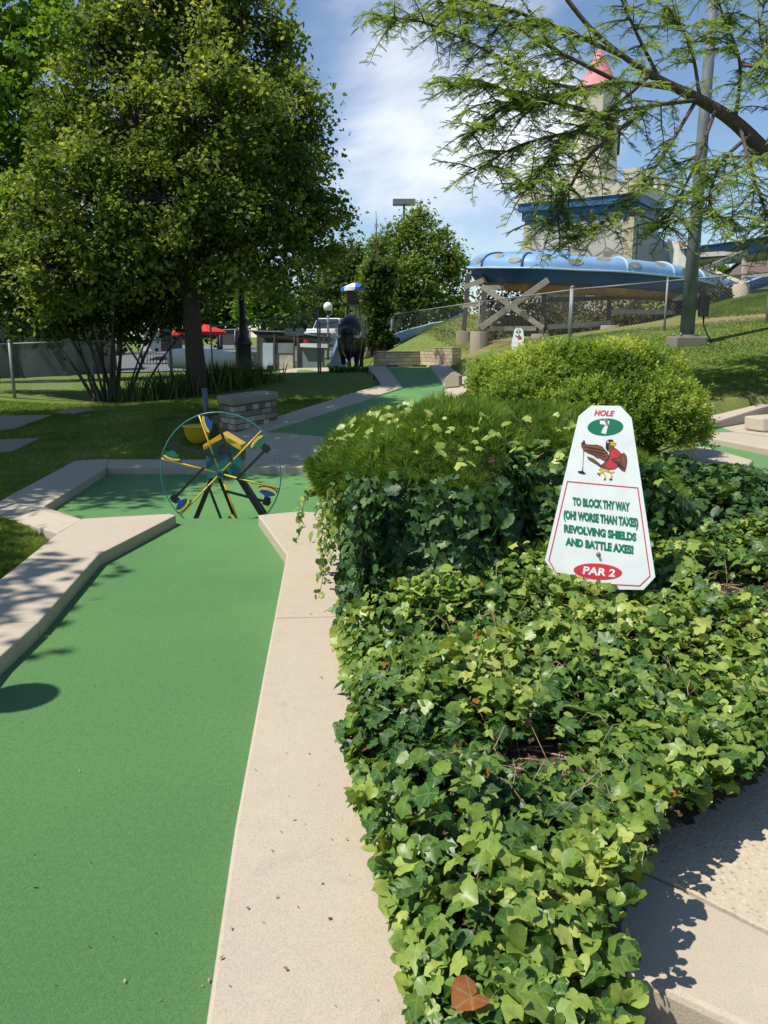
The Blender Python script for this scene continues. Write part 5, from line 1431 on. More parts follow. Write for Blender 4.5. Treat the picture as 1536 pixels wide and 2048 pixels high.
# brown roofed building on the right horizon
br = thing('building', G(1520, 50), 'low building with a plain brown roof beyond the flumes', 'building')
MB().prism([W(1462, 548, 50), W(1482, 520, 54), W(1700, 505, 54), W(1700, 548, 50)], (0, .2, 0)).build('roof', paint('brown shingles', (.16, .10, .085), .9, .2, 8), br)
MB().prism([W(1466, 549, 50.4), W(1700, 549, 50.4), W(1700, 640, 50.4), W(1466, 640, 50.4)], (0, 6, 0)).build('wall', M['castlegrey'], br)

# ------------------------------------------------------------------ pool area beyond the fence
pk = [G(360, 33) , G(640, 33), G(760, 52), G(760, 80), G(200, 80), G(250, 40)]
for i, p in enumerate(pk): p.z += .0
grid = MB()
NU, NV = 24, 20
for j in range(NV):
    for i in range(NU):
        x = -17 + i * 1.0; y = 34 + j * 2.4
        pass
vx = np.linspace(-19, 1.5, 30); vy = np.linspace(35.5, 85, 40)
VX, VY = np.meshgrid(vx, vy); VZ = ground_z(VX, VY) + .05
ii = np.arange(VX.size).reshape(VX.shape); q = np.stack([ii[:-1, :-1], ii[:-1, 1:], ii[1:, 1:], ii[1:, :-1]], -1).reshape(-1, 4)
tag(link('parking_lot', np_mesh('parking_lot', np.stack([VX, VY, VZ], -1).reshape(-1, 3), q.ravel(), np.arange(len(q)) * 4, np.full(len(q), 4), None, True), M['asphalt']), kind='structure')

hut = thing('pool_hut', G(580, 28), 'pale blue panelled pool hut with a dark sloping canopy behind the fence', 'pool hut')
def H(px, py, d=28): return W(px, py, d)
pan = paint('pale blue panels', (.46, .54, .60), .6, .12, 2); pan2 = paint('rust stained panels', (.60, .52, .40), .6, .3, 3); dkp = paint('slate panel', (.20, .235, .25), .6, .12)
for a, b, m_ in ((517, 546, pan), (551, 586, pan2), (597, 645, dkp)):
    MB().prism([H(a, 738), H(b, 738), H(b, 686), H(a, 686)], (0, .12, 0)).build('panel', m_, hut)
MB().prism([H(551, 706, 27.97), H(586, 706, 27.97), H(586, 686, 27.97), H(551, 686, 27.97)], (0, .05, 0)).build('panel', dkp, hut)
for x in (515, 548.5, 588, 595, 647): MB().prism([H(x - 1.6, 740, 27.9), H(x + 1.6, 740, 27.9), H(x + 1.6, 668, 27.9), H(x - 1.6, 668, 27.9)], (0, .12, 0)).build('post', M['timber_dark'], hut)
MB().prism([H(498, 660, 28.0), H(570, 662, 28.0), H(655, 672, 28.0), H(645, 680, 28.0), H(515, 672, 28.0)], (.2, 1.5, -.12)).build('canopy', M['darkmetal'], hut)
MB().prism([H(498, 660, 27.95), H(570, 662, 27.95), H(655, 672, 27.95), H(655, 674.5, 27.95), H(570, 664.5, 27.95), H(498, 662.5, 27.95)], (0, .04, 0)).build('canopy_edge', M['steel'], hut)
MB().prism([H(515, 690, 29.5), H(645, 690, 29.5), H(645, 670, 29.5), H(515, 670, 29.5)], (0, .3, 0)).build('back_wall', M['timber_dark'], hut)
MB().prism([H(600, 694, 27.8), H(655, 696, 27.8), H(655, 688, 27.8), H(600, 687, 27.8)], (0, .5, 0)).build('counter', M['white'], hut)
rc_ = W(611, 684, 28.2)
t = tag(MB().lathe(rc_ - Vector((0, 0, .12)), [(.001, 0), (.16, 0), (.18, .2), (.12, .28), (.001, .3)], 14).build('red_cooler', M['red']), 'small red cooler on the counter of the pool hut', 'cooler')
# light blue dome / slide mouth by the bison
dm = W(688, 715, 30)
t = thing('slide_mouth', dm, 'pale blue flared fibreglass slide mouth peeking out behind the bison', 'slide mouth')
MB().lathe(dm + Vector((.1, 0, -.05)), [(.72, -.25), (.72, -.2), (.62, -.1), (.55, .1), (.48, .45), (.36, .72), (.15, .84), (.001, .86)], 24).build('shell', M['flume'], t)
MB().lathe(dm + Vector((.1, 0, -.05)), [(.66, -.30), (.76, -.27), (.76, -.18), (.66, -.15)], 24).build('flange', M['flume_rim'], t)
MB().lathe(dm + Vector((.1, 0, -.7)), [(.5, -.5), (.5, .5)], 18).build('base', M['flume_dark'], t)
f5 = smooth_path([W(745, 690, 42), W(790, 668, 42), W(850, 652, 42), W(910, 640, 42), W(960, 622, 44)])
t = thing('water_slide', f5[3], 'light-blue flume glimpsed through the trees behind the bison', 'water slide')
mb = MB(); sweep(mb, f5, [(.7 * math.cos(a), -.65 * math.sin(a)) for a in [math.pi * i / 12 for i in range(13)]]); mb.build('trough', M['flume'], t)
mb = MB(); sweep(mb, f5, [(.68, .0), (.84, -.01), (.84, .06), (.68, .06)]); mb.build('flange', M['flume_rim'], t)

# pickup truck
glass = paint('dark glass', (.03, .04, .05), .1, .1); trim = M['darkmetal']
def pickup(px, py, d, label, body, rz=0):
    g = G(px, d); t = thing('pickup_truck', g, label, 'truck', None, rz)
    def L(name, mb, mat, par=t, bev=0):
        o = link(name, mb.mesh(name), mat, par, False)
        if bev:
            b = o.modifiers.new('bevel', 'BEVEL'); b.width = bev; b.segments = 2
        return o
    mb = MB()
    mb.box((0, 2.8, .82), (1.98, 5.5, .62))
    mb.prism([(-.92, .15, 1.10), (.92, .15, 1.10), (.90, .2, 1.30), (-.90, .2, 1.30)], (0, 1.2, 0))
    mb.prism([(-.88, 1.35, 1.28), (.88, 1.35, 1.28), (.72, 1.9, 1.95), (-.72, 1.9, 1.95)], (0, 1.7, 0))
    L('body', mb, body, t, .06)
    L('windscreen', MB().prism([(-.78, 1.36, 1.36), (.78, 1.36, 1.36), (.66, 1.83, 1.88), (-.66, 1.83, 1.88)], (0, -.03, .02)), glass)
    for s in (-1, 1): L('side_window', MB().prism([(s * .895, 1.75, 1.36), (s * .895, 2.9, 1.36), (s * .76, 2.85, 1.86), (s * .76, 2.05, 1.86)], (s * .02, 0, 0)), glass)
    L('grille', MB().box((0, .08, .88), (1.30, .14, .34)), trim); L('bumper', MB().box((0, -.02, .52), (1.96, .22, .24)), M['steel'], t, .03)
    for s in (-1, 1): L('headlight', MB().box((s * .80, .07, .90), (.30, .14, .26)), M['steel'], t, .02)
    for s in (-1, 1): L('mirror', MB().box((s * 1.10, 1.55, 1.38), (.22, .12, .26)), trim, t, .02)
    for s in (-1, 1):
        for y in (.95, 4.6):
            w = L('wheel', MB().tube([(s * .98, y, .40), (s * .76, y, .40)], .40, 20), M['black']); L('rim', MB().tube([(s * .99, y, .40), (s * .90, y, .40)], .22, 14), M['steel'], w)
    return t
pt = pickup(640, 690, 47.5, 'white pickup truck parked facing the camera behind the pool fence', paint('white car paint', (.78, .78, .78), .25, .02), R(-12))
pt.location.z = W(640, 702, 47.5).z
def car(px, d, col, label):
    g = G(px, d); g.z = W(px, 683, d).z - .55; t = thing('parked_car', g, label, 'car')
    def L(name, mb, mat, par=t, bev=0):
        o = link(name, mb.mesh(name), mat, par, False)
        if bev: b = o.modifiers.new('bevel', 'BEVEL'); b.width = bev; b.segments = 2
        return o
    mb = MB(); mb.prism([(-2.1, -.85, .3), (2.1, -.85, .3), (2.1, -.85, .72), (1.9, -.85, .82), (-1.9, -.85, .85), (-2.1, -.85, .75)], (0, 1.7, 0))
    mb.prism([(-1.5, -.78, .83), (1.1, -.78, .8), (.6, -.7, 1.35), (-1.0, -.7, 1.38)], (0, 1.5, 0)); L('body', mb, col, t, .05)
    for s in (-1, 1):
        L('side_window', MB().prism([(-1.28, s * .80, .88), (.85, s * .80, .88), (.5, s * .74, 1.28), (-.95, s * .74, 1.3)], (0, s * .02, 0)), glass)
        for x in (-1.35, 1.35): L('wheel', MB().tube([(x, s * .88, .33), (x, s * .68, .33)], .33, 16), M['black'])
car(680, 60, paint('silver car paint', (.35, .36, .38), .25, .03, metal=.5), 'silver car parked beside the white pickup behind the fence')
car(735, 66, paint('dark blue car paint', (.04, .05, .08), .25, .03), 'dark car parked farthest back, behind the bison')

# umbrella on the lifeguard chair
def umbrella(name, c, r_, h, mats, label, n=8, drop=.32):
    g = Vector((c.x, c.y, c.z - h)); t = thing(name, g, label, 'umbrella')
    MB().tube([g, c], .03, 8).build('pole', M['steel'], t)
    for i in range(n):
        a0, a1 = 2 * math.pi * i / n, 2 * math.pi * (i + 1) / n
        mb = MB(); P_ = lambda a, f, dz=0: c + Vector((r_ * f * math.cos(a), r_ * f * math.sin(a), -drop * f ** 1.6 * r_ + dz))
        rows = [[P_(a0 + (a1 - a0) * k / 4, f) for k in range(5)] for f in (.02, .35, .7, 1.0)] + [[P_(a0 + (a1 - a0) * k / 4, 1.0, -.14) for k in range(5)]]
        vs = [p for r__ in rows for p in r__]; fs = [(j * 5 + k, j * 5 + k + 1, j * 5 + 6 + k, j * 5 + 5 + k) for j in range(4) for k in range(4)]
        mb.add(vs, fs, False); o = mb.build('panel', mats[i % len(mats)], t); o.modifiers.new('cloth', 'SOLIDIFY').thickness = .012
    return t
cu = W(711, 566, 36)
umbrella('parasol', cu, .68, 1.7, [paint('blue cloth', (.03, .12, .50), .8, .05), paint('white cloth', (.75, .76, .78), .8, .03)], 'blue and white parasol above the wooden lifeguard chair')
lc = W(706, 660, 36); lz = gz(lc.x, lc.y)
lg = thing('lifeguard_chair', (lc.x, lc.y, lz), 'tall dark wooden lifeguard chair under the blue and white parasol', 'lifeguard chair')
zs = W(706, 612, 36).z
for sx in (-1, 1):
    for sy in (-1, 1): MB().beam((lc.x + sx * .45, lc.y + sy * .45, lz), (lc.x + sx * .25, lc.y + sy * .25, zs), .09, .09).build('leg', M['timber_dark'], lg)
MB().box((lc.x, lc.y, zs), (.62, .62, .07)).build('seat', M['timber_dark'], lg); MB().box((lc.x, lc.y + .28, zs + .36), (.56, .06, .66)).build('backrest', M['timber_dark'], lg)
for s in (-1, 1): MB().box((lc.x + s * .36, lc.y - .05, zs + .22), (.12, .66, .05)).build('armrest', M['timber'], lg)
for k in range(3): MB().box((lc.x, lc.y - .36 - .03 * k, zs - .5 - .5 * k), (.66, .05, .07)).build('rung', M['timber_dark'], lg)
cr_ = W(398, 647, 34)
umbrella('parasol', cr_, 1.15, 2.2, [paint('red cloth', (.68, .03, .035), .8, .06)], 'faded red parasol behind the big tree trunk', 6, .30)
# white rounded tank / play animal and sandstone wall beyond the grasses
cw = paint('white fibreglass', (.74, .73, .68), .5, .08, 3)
t = thing('play_crocodile', G(400, 31), 'long white rounded fibreglass play animal with bumps along its back', 'play animal')
ax = smooth_path([W(338, 718, 31), W(365, 717, 31), W(400, 719, 31), W(435, 719, 31), W(462, 722, 31), W(472, 726, 31)], 5)
MB().tube(ax, [.30 + .12 * math.sin(math.pi * min(1, i / (len(ax) - 1) + .12)) for i in range(len(ax))], 14).build('body', cw, t)
for i in range(4): MB().ball(W(356 + i * 4.4, 704.5 - .5 * i, 30.9), (.075, .12, .10), 8, 6).build('bump', cw, t)
MB().tube([W(345, 711, 31), W(370, 704, 30.9)], [.12, .10], 10).build('tail', cw, t)
o = MB().prism([W(462, 732, 33), W(530, 734, 33), W(530, 704, 33), W(462, 704, 33)], (0, .4, 0)).build('stone_wall', M['brick']); boxuv(o)
tag(o, 'low pale sandstone wall behind the black lamp post', 'stone wall')
for (px0, px1, top, d, lab) in ((352, 400, 672, 44, 'dark mesh-covered fence panel left of the big trunk'), (440, 500, 660, 46, 'dark mesh-covered fence panel behind the black lamp post')):
    t = thing('screen_fence', G((px0 + px1) / 2, d), lab, 'fence')
    zb_ = W(px0, 696, d).z
    a, b_ = W(px0, 690, d), W(px1, 690, d)
    MB().prism([a, b_, W(px1, top, d), W(px0, top + 2, d)], (0, .03, 0)).build('screen', paint('dark screen cloth', (.045, .05, .055), .8, .2), t)
    for x in (px0, (px0 + px1) / 2, px1): MB().tube([W(x, 694, d - .05), W(x, top - 2, d - .05)], .04, 6).build('post', M['steel'], t)
    MB().tube([W(px0, top, d - .06), W(px1, top - 2, d - .06)], .035, 6).build('rail', M['steel'], t)
t = thing('shed', G(305, 40), 'small pale shed with a dark doorway seen through the shrub stems', 'shed')
MB().prism([W(282, 702, 40), W(322, 702, 40), W(322, 662, 40), W(282, 664, 40)], (0, 2, 0)).build('wall', paint('pale shed', (.55, .56, .56), .7, .1), t)
MB().prism([W(322.5, 702, 40), W(345, 702, 40), W(345, 664, 40), W(322.5, 662, 40)], (0, 2, 0)).build('wall', M['timber_dark'], t)
MB().prism([W(278, 664, 39.6), W(348, 662, 39.6), W(348, 659, 39.6), W(278, 661, 39.6)], (0, 2.6, 0)).build('roof', M['darkmetal'], t)
# black iron railing
t = thing('iron_railing', G(310, 33), 'black iron railing in front of the pale shed', 'railing')
for x in np.linspace(282, 338, 10): MB().tube([W(x, 730, 33), W(x, 706, 33)], .018, 5).build('bar', M['darkmetal'], t)
for y in (708, 727): MB().tube([W(280, y, 33), W(340, y, 33)], .022, 6).build('rail', M['darkmetal'], t)

# long grey retaining wall on the far left
cwall = thing('retaining_wall', G(60, 27), 'tall grey concrete wall with pilasters and raking struts on the far left', 'retaining wall')
wa, wb = Vector((-24.0, 22.5, 0)), Vector((-12.2, 37, 0))
dd = (wb - wa).normalized(); nn = Vector((dd.y, -dd.x, 0))
Lw = (wb - wa).length; zt = W(0, 655, 26).z + .7
MB().prism([wa + Vector((0, 0, zt)), wb + Vector((0, 0, zt)), wb - nn * .4 + Vector((0, 0, zt)), wa - nn * .4 + Vector((0, 0, zt))], (0, 0, -zt - 1)).build('wall', M['wallgrey'], cwall)
for i in range(10):
    p = wa + dd * (1 + i * Lw / 10)
    MB().prism([p + nn * .35 + Vector((0, 0, zt - .1)), p + dd * .55 + nn * .35 + Vector((0, 0, zt - .1)), p + dd * .55 + Vector((0, 0, zt - .1)), p + Vector((0, 0, zt - .1))], (0, 0, -zt - 1)).build('pilaster', M['wallgrey'], cwall)
    p = p + dd * .9
    MB().tube([p + nn * .2 + Vector((0, 0, zt - .7)), p + dd * .5 + nn * 1.3 + Vector((0, 0, gz(p.x, p.y)))], .05, 6).build('strut', M['darkmetal'], cwall)
MB().prism([wa + nn * .05 + Vector((0, 0, zt + .14)), wb + nn * .05 + Vector((0, 0, zt + .14)), wb - nn * .45 + Vector((0, 0, zt + .14)), wa - nn * .45 + Vector((0, 0, zt + .14))], (0, 0, -.137)).build('coping', M['concrete_old'], cwall)

# ------------------------------------------------------------------ trees
def bez(a, c, b, n=8): return [a.lerp(c, t).lerp(c.lerp(b, t), t) for t in [i / n for i in range(n + 1)]]
def tree(name, label, cat, base, fork_h, tr, blobs, n_cl, n_leaf, leaf, lsize, mat, bark, group=None, clr=.45, droop=.3, shell=.5, n_limb=None, seed=0, stems=None, tone0=.25, stretch=1.0, bare=0):
    rs = np.random.default_rng(seed + 100); rnd = random.Random(seed)
    base = Vector(base); t = thing(name, base, label, cat, group)
    fork = base + Vector((rnd.uniform(-.1, .1), rnd.uniform(-.1, .1), fork_h))
    mb = MB(); limbpts = []
    if stems is None:
        mb.tube([base + Vector((0, 0, -.3)), base + Vector((0, 0, .12 * fork_h)), base.lerp(fork, .5), fork], [tr * 1.5, tr * 1.08, tr * .92, tr * .85], 12)
    for c, r_ in blobs:
        c = Vector(c)
        if stems is None:
            hgt = fork.lerp(c, .55); hgt.z += .12 * (c - fork).length
            if (c - fork).length > 2.5 * fork_h and rnd.random() < .5: hgt.z += .3
            pts = bez(fork + Vector((0, 0, -rnd.uniform(0, .25) * fork_h)), hgt, c, 9)
            k = len(pts); r0 = tr * rnd.uniform(.42, .6)
            mb.tube(pts, [r0 * (1 - .85 * i / k) for i in range(k)], 7, False)
            limbpts += pts[3:]
        else: limbpts += [c]
    if stems:
        for b0, e, r0 in stems:
            pts = bez(b0, b0.lerp(e, .5) + Vector((0, 0, .35)), e, 8)
            mb.tube(pts, [r0 * (1 - .7 * i / 9) for i in range(9)], 7, False)
            limbpts += pts[4:]
    vol = np.array([float(np.prod(r_)) if hasattr(r_, '__len__') else r_ ** 3 for c, r_ in blobs]) ** .66
    cnt = np.maximum(2, (vol / vol.sum() * n_cl)).astype(int)
    lp = np.array([list(p) for p in limbpts]); P = []; tone = []
    for (c, r_), m_ in zip(blobs, cnt):
        rv = np.array(r_ if hasattr(r_, '__len__') else (r_, r_, r_))
        d = rs.normal(size=(m_, 3)); d /= np.linalg.norm(d, axis=1, keepdims=True)
        rr = shell + (1 - shell) * rs.random((m_, 1)) ** .6
        cc = np.array(c)[None] + d * rr * rv[None]
        for q in cc:
            j = np.argmin(np.sum((lp - q) ** 2, axis=1)); a = Vector(lp[j]); b_ = Vector(q)
            mb.tube([a, a.lerp(b_, .5) + Vector((0, 0, .06)), b_], [.03, .018, .006], 4, False)
            nl = max(3, int(n_leaf * rs.uniform(.5, 1.5)))
            o = rs.normal(size=(nl, 3)) * clr * np.array([1, 1, .62]) * .55 * rs.uniform(.7, 1.3)
            o[:, 2] -= droop * (o[:, 0] ** 2 + o[:, 1] ** 2) / max(clr, .01)
            P.append(q[None] + o); tone.append(np.full(nl, rs.normal() * .16) + rs.random(nl) * .34 + tone0 + .08)
    P = np.concatenate(P); tone = np.clip(np.concatenate(tone), 0, 1); k = len(P)
    mb.build('trunk', bark, t)
    nrm = np.array([0, 0, .75]) + rs.normal(size=(k, 3)) * .6; tip = rs.normal(size=(k, 3)) + np.array([0, 0, -.55])
    cloud('crown', leaf, P, frames(nrm, tip), lsize * rs.uniform(.6, 1.3, k), tone, mat, t)
    return t
def bl(px, py, d, rpx, sq=1.0):
    r_ = rpx * d / F
    return (W(px, py, d), (r_, r_ * sq, r_))

big = [bl(*a) for a in [(330, 40, 20, 150), (480, 70, 19.8, 110), (555, 230, 20, 100), (590, 390, 20, 95), (430, 240, 18.6, 130), (270, 250, 18.6, 120), (180, 400, 18.4, 120), (330, 400, 18.2, 120), (500, 410, 19, 110),
        (110, 530, 18.8, 95), (250, 520, 18.6, 90), (420, 520, 19.3, 85), (545, 510, 20, 80), (640, 430, 20.3, 62), (60, 420, 19.5, 90), (230, 120, 19.4, 110), (400, 110, 21.6, 120), (480, 330, 22, 120), (300, 330, 22, 130), (560, 100, 20.6, 60), (610, 300, 20.6, 60), (650, 500, 20.6, 40), (400, 400, 20.5, 110), (380, -90, 20, 130), (150, 250, 20, 90)]]
tree('shade_tree', 'large dark leafy linden tree with a straight trunk left of the lane', 'tree', G(395, 20), 3.0, .24, big, 1350, 80, HEART_T, .110, M['linden'], M['bark'], clr=.40, shell=.45, seed=1, tone0=.2)
# multi stem shrub tree
sb_ = G(228, 20.6)
stm = []
for i in range(17):
    a = random.uniform(-1, 1)
    b0 = sb_ + Vector((a * .42 + random.uniform(-.12, .12), random.uniform(-.35, .35), -.05))
    e = W(228 + a * 150 + random.uniform(-25, 25), 560 + random.uniform(-40, 60) + abs(a) * 40, 20.6 + random.uniform(-1, 1))
    stm.append((b0, e, random.uniform(.028, .055)))
mul = [bl(*a) for a in [(90, 590, 20.4, 75), (180, 580, 20.2, 80), (280, 590, 20.6, 70), (345, 600, 21, 55), (30, 610, 20.6, 60), (130, 640, 20.4, 40), (240, 640, 20.8, 40), (150, 520, 20.8, 80), (300, 530, 21.2, 70), (30, 500, 20.8, 80), (-60, 560, 20.6, 80)]]
tree('multi_stem_tree', 'dark multi-stemmed shrub tree with many thin stems fanning from one base', 'tree', sb_, 1, .1, mul, 420, 40, HEART_T, .12, M['darktree'], M['bark'], clr=.42, shell=.4, seed=2, stems=stm, tone0=.1)
map_ = [bl(*a) for a in [(30, 110, 27, 110), (-40, 260, 27, 140), (90, 280, 27, 90), (40, 420, 27, 110), (110, 40, 28, 70), (-60, 40, 27, 120), (-80, 450, 27, 120)]]
tree('maple_tree', 'bright green maple tree at the left edge behind the big tree', 'tree', G(-20, 27), 3.2, .26, map_, 460, 40, IVY_T, .15, M['maple'], M['bark'], clr=.5, shell=.45, seed=3, tone0=.35)
# tree outside the view on the left that shades the lawn and kerb
offc = [(Vector(c), (a, a, b)) for c, a, b in [((-9.6, 6.0, 7.2), 1.9, 1.3), ((-7.2, 3.3, 7.2), 1.2, .7), ((-7.9, 4.4, 7.4), .8, .5), ((-9.2, 8.8, 8.6), 2.0, 1.2), ((-11.8, 10.5, 8.4), 2.4, 1.5), ((-7.4, 10.4, 8.8), 1.7, 1.0), ((-5.0, 10.9, 8.8), .95, .6), ((-9.4, 12.8, 9.0), 2.2, 1.2), ((-6.6, 13.0, 9.2), 2.0, 1.1), ((-4.0, 12.6, 9.3), 1.6, 1.0), ((-13, 13.5, 8.5), 2.4, 1.5), ((-10, 15, 8.4), 2.2, 1.2), ((-6.2, 15.6, 9.3), 1.7, 1.0)]]
tree('shade_tree', 'tree standing just left of the view that shades the near kerb and lawn', 'tree', (-11.2, 8.6, -.1), 5.4, .28, offc, 1900, 55, HEART_T, .13, M['linden'], M['bark'], clr=.5, shell=.3, seed=4)
# trees beyond the pool
tree('pale_leafy_tree', 'tall pale green tree with airy crown behind the bison, left of the slide', 'tree', G(850, 46), 2.5, .2, [bl(*a) for a in [(840, 450, 46, 38), (800, 490, 46, 48), (870, 500, 46, 50), (905, 530, 46, 34), (830, 560, 45, 55), (780, 580, 45, 45), (890, 590, 46, 50), (840, 630, 45, 45), (905, 625, 46, 30), (775, 640, 44.5, 35)]], 520, 34, LEAF_T, .27, M['poplar'], M['bark'], clr=.6, shell=.4, seed=5, tone0=.2)
tree('pale_leafy_tree', 'narrow pale tree with a bare leader rising beside the airy tree', 'tree', G(752, 42), 2.2, .16, [bl(*a) for a in [(755, 540, 42, 34), (745, 590, 42, 40), (765, 625, 42, 34), (735, 640, 42, 30), (760, 490, 42, 20)]], 220, 32, LEAF_T, .24, M['poplar'], M['bark'], clr=.5, shell=.3, seed=6, tone0=.1)
sp_ = thing('bare_sapling', G(752, 40), 'thin leafless sapling sticking up above the trees', 'sapling')
a, b_ = G(752, 40), W(752, 422, 40)
mb = MB().tube([a, a.lerp(b_, .6) + Vector((.06, 0, 0)), b_], [.07, .045, .012], 6)
for i in range(26):
    f = random.uniform(.42, .98); p = a.lerp(b_, f); d = Vector((random.uniform(-1, 1), random.uniform(-1, 1), random.uniform(.2, .9))).normalized() * random.uniform(.3, 1.0) * (1.2 - f)
    mb.tube([p, p + d * .6, p + d + Vector((0, 0, .08))], [.018, .01, .004], 4, False)
mb.build('trunk', M['bark'], sp_)
tree('dark_tree', 'dark rounded evergreen tree behind the floodlight mast', 'tree', G(705, 58), 2.5, .25, [bl(*a) for a in [(705, 505, 58, 32), (680, 530, 58, 34), (735, 530, 58, 34), (700, 560, 57, 50), (740, 590, 57, 50), (660, 590, 57, 50), (710, 630, 56, 50)]], 380, 32, LEAF_T, .32, M['darktree'], M['bark'], clr=.7, shell=.45, seed=7, tone0=.3)
stp = G(757, 29.5)
tree('ivy_stump', 'thick dark ivy-clad stump just behind the bison', 'tree', stp, .9, .40, [(stp + Vector((0, 0, 1.2)), (.42, .4, .7)), (stp + Vector((-.1, 0, 2.3)), (.45, .45, .7)), (stp + Vector((.2, 0, 2.9)), (.6, .5, .6)), (stp + Vector((0, .1, .5)), (.55, .5, .5))], 150, 30, IVY_T, .10, M['darktree'], M['bark'], clr=.24, shell=.5, seed=8)
bk = [('dense dark tree behind the red parasol', 330, 60, [(330, 600, 60, 70), (290, 640, 60, 50), (390, 610, 60, 55), (360, 560, 60, 60), (310, 520, 60, 70)], 'darktree'),
      ('sunlit green tree right of the black lamp post', 530, 55, [(520, 600, 55, 38), (550, 615, 55, 30), (500, 620, 55, 30), (540, 570, 55, 40)], 'maple'),
      ('olive green conifer far behind the pool hut', 590, 75, [(590, 625, 75, 26), (585, 645, 75, 34), (610, 645, 75, 26), (560, 650, 75, 26)], 'darktree'),
      ('dark bushy tree behind the globe lamps', 660, 62, [(650, 560, 62, 50), (690, 580, 62, 45), (640, 610, 62, 40), (690, 625, 62, 36), (620, 590, 62, 30)], 'darktree'),
      ('shady tree far left beyond the grey wall', 60, 44, [(40, 560, 44, 90), (120, 590, 44, 70), (-40, 600, 44, 90), (180, 600, 44, 60), (80, 480, 44, 90)], 'darktree'),
      ('dark tree between the shrub stems and the red parasol', 240, 58, [(220, 600, 58, 65), (270, 610, 58, 55), (180, 570, 58, 70), (240, 540, 58, 70)], 'darktree'),
      ('round dark tree left of the black lamp post', 440, 66, [(440, 600, 66, 50), (470, 630, 66, 40), (410, 640, 66, 40), (450, 560, 66, 50)], 'darktree'),
      ('low tree right of the trestle behind the flumes', 1440, 56, [(1440, 560, 56, 26), (1460, 575, 56, 22), (1420, 575, 56, 22)], 'maple')]
for i, (lab, px, d, bs, mt) in enumerate(bk):
    tree('background_tree', lab, 'tree', G(px, d), 1.8, .22, [bl(*a) for a in bs], 230, 30, LEAF_T, .0062 * d, M[mt], M['bark'], 'trees beyond the pool', clr=.012 * d, shell=.35, seed=20 + i, tone0=.25)
tag(cloud('undergrowth', LEAF_T, (lambda k: np.stack([rng.uniform(4.6, 11.5, k), rng.uniform(28.5, 32, k), np.zeros(k)], 1) + np.array([0, 0, 1.0]) * (ground_z(*(lambda a: (a, a))(np.zeros(k)))[:, None] * 0) )(10), frames(randdir(10), randdir(10)), .01, np.zeros(10), M['darktree']), 'dry leafy undergrowth in the shade beneath the slide', 'undergrowth', kind='stuff')
bpy.data.objects.remove(bpy.data.objects['undergrowth'])
k = 11000
M['drybrush'] = leafmat('dry brush', [(0, (.03, .035, .012)), (.45, (.08, .09, .03)), (.75, (.17, .14, .065)), (1, (.34, .28, .16))], .3, .6, spec=.1)
X = rng.uniform(3.4, 11.6, k); Y = rng.uniform(26.6, 31, k); h = rng.random(k) * (1.0 + .5 * bumpy(X, Y, 1.0)).clip(.15, 2) * ss(26.4, 28.5, Y)
tag(cloud('undergrowth', LEAF_T, np.stack([X, Y, ground_z(X, Y) + h], 1), frames(rng.normal(size=(k, 3)) + np.array([0, -.3, .4]), randdir(k)), .15 * rng.uniform(.5, 1.3, k), np.clip(.9 * rng.random(k) + .15 * bumpy(X, Y, 2), 0, 1), M['drybrush']), 'dry leafy undergrowth in the shade beneath the slide', 'undergrowth', kind='stuff')

# ornamental grasses at the foot of the big tree
for i, (px, d, h, nb, lab) in enumerate([(268, 20.2, .8, 90, 'thin clump of strap-leaved grass beside the multi-stemmed shrub'), (310, 19.6, .75, 190, 'tuft of strap leaves left of the big trunk'), (350, 19.8, .9, 240, 'dense tall tuft of strap leaves against the left side of the big trunk'), (435, 20.6, .95, 240, 'tall tuft of strap leaves just right of the big trunk'), (470, 20.8, .8, 200, 'tuft of strap leaves between the big trunk and the black lamp post'), (510, 21.6, .75, 220, 'bushy green clump in front of the black lamp post')]):
    g = G(px, d); k = int(nb * 1.3)
    t = thing('ornamental_grass', g, lab, 'grass clump', 'ornamental grasses under the big tree')
    P = np.array(g)[None] + rng.normal(size=(k, 3)) * np.array([.30, .25, 0]); mbn = ([(-.02, 0, 0), (.02, 0, 0), (.018, .5, 0), (.012, .8, -.06), (0, 1, -.2), (-.012, .8, -.06), (-.018, .5, 0)], [(0, 1, 2, 6), (6, 2, 3, 5), (5, 3, 4)], None)
    tip = np.array([0, 0, 1.0]) + rng.normal(size=(k, 3)) * np.array([.4, .4, .1]); nr = tip * np.array([1, 1, 0]) + rng.normal(size=(k, 3)) * .15 - np.array([0, .2, 0])
    cloud('leaves', mbn, P, frames(-nr + 1e-3, tip), .82 * h * rng.uniform(.5, 1.1, k), rng.random(k), M['reed'], t, False)

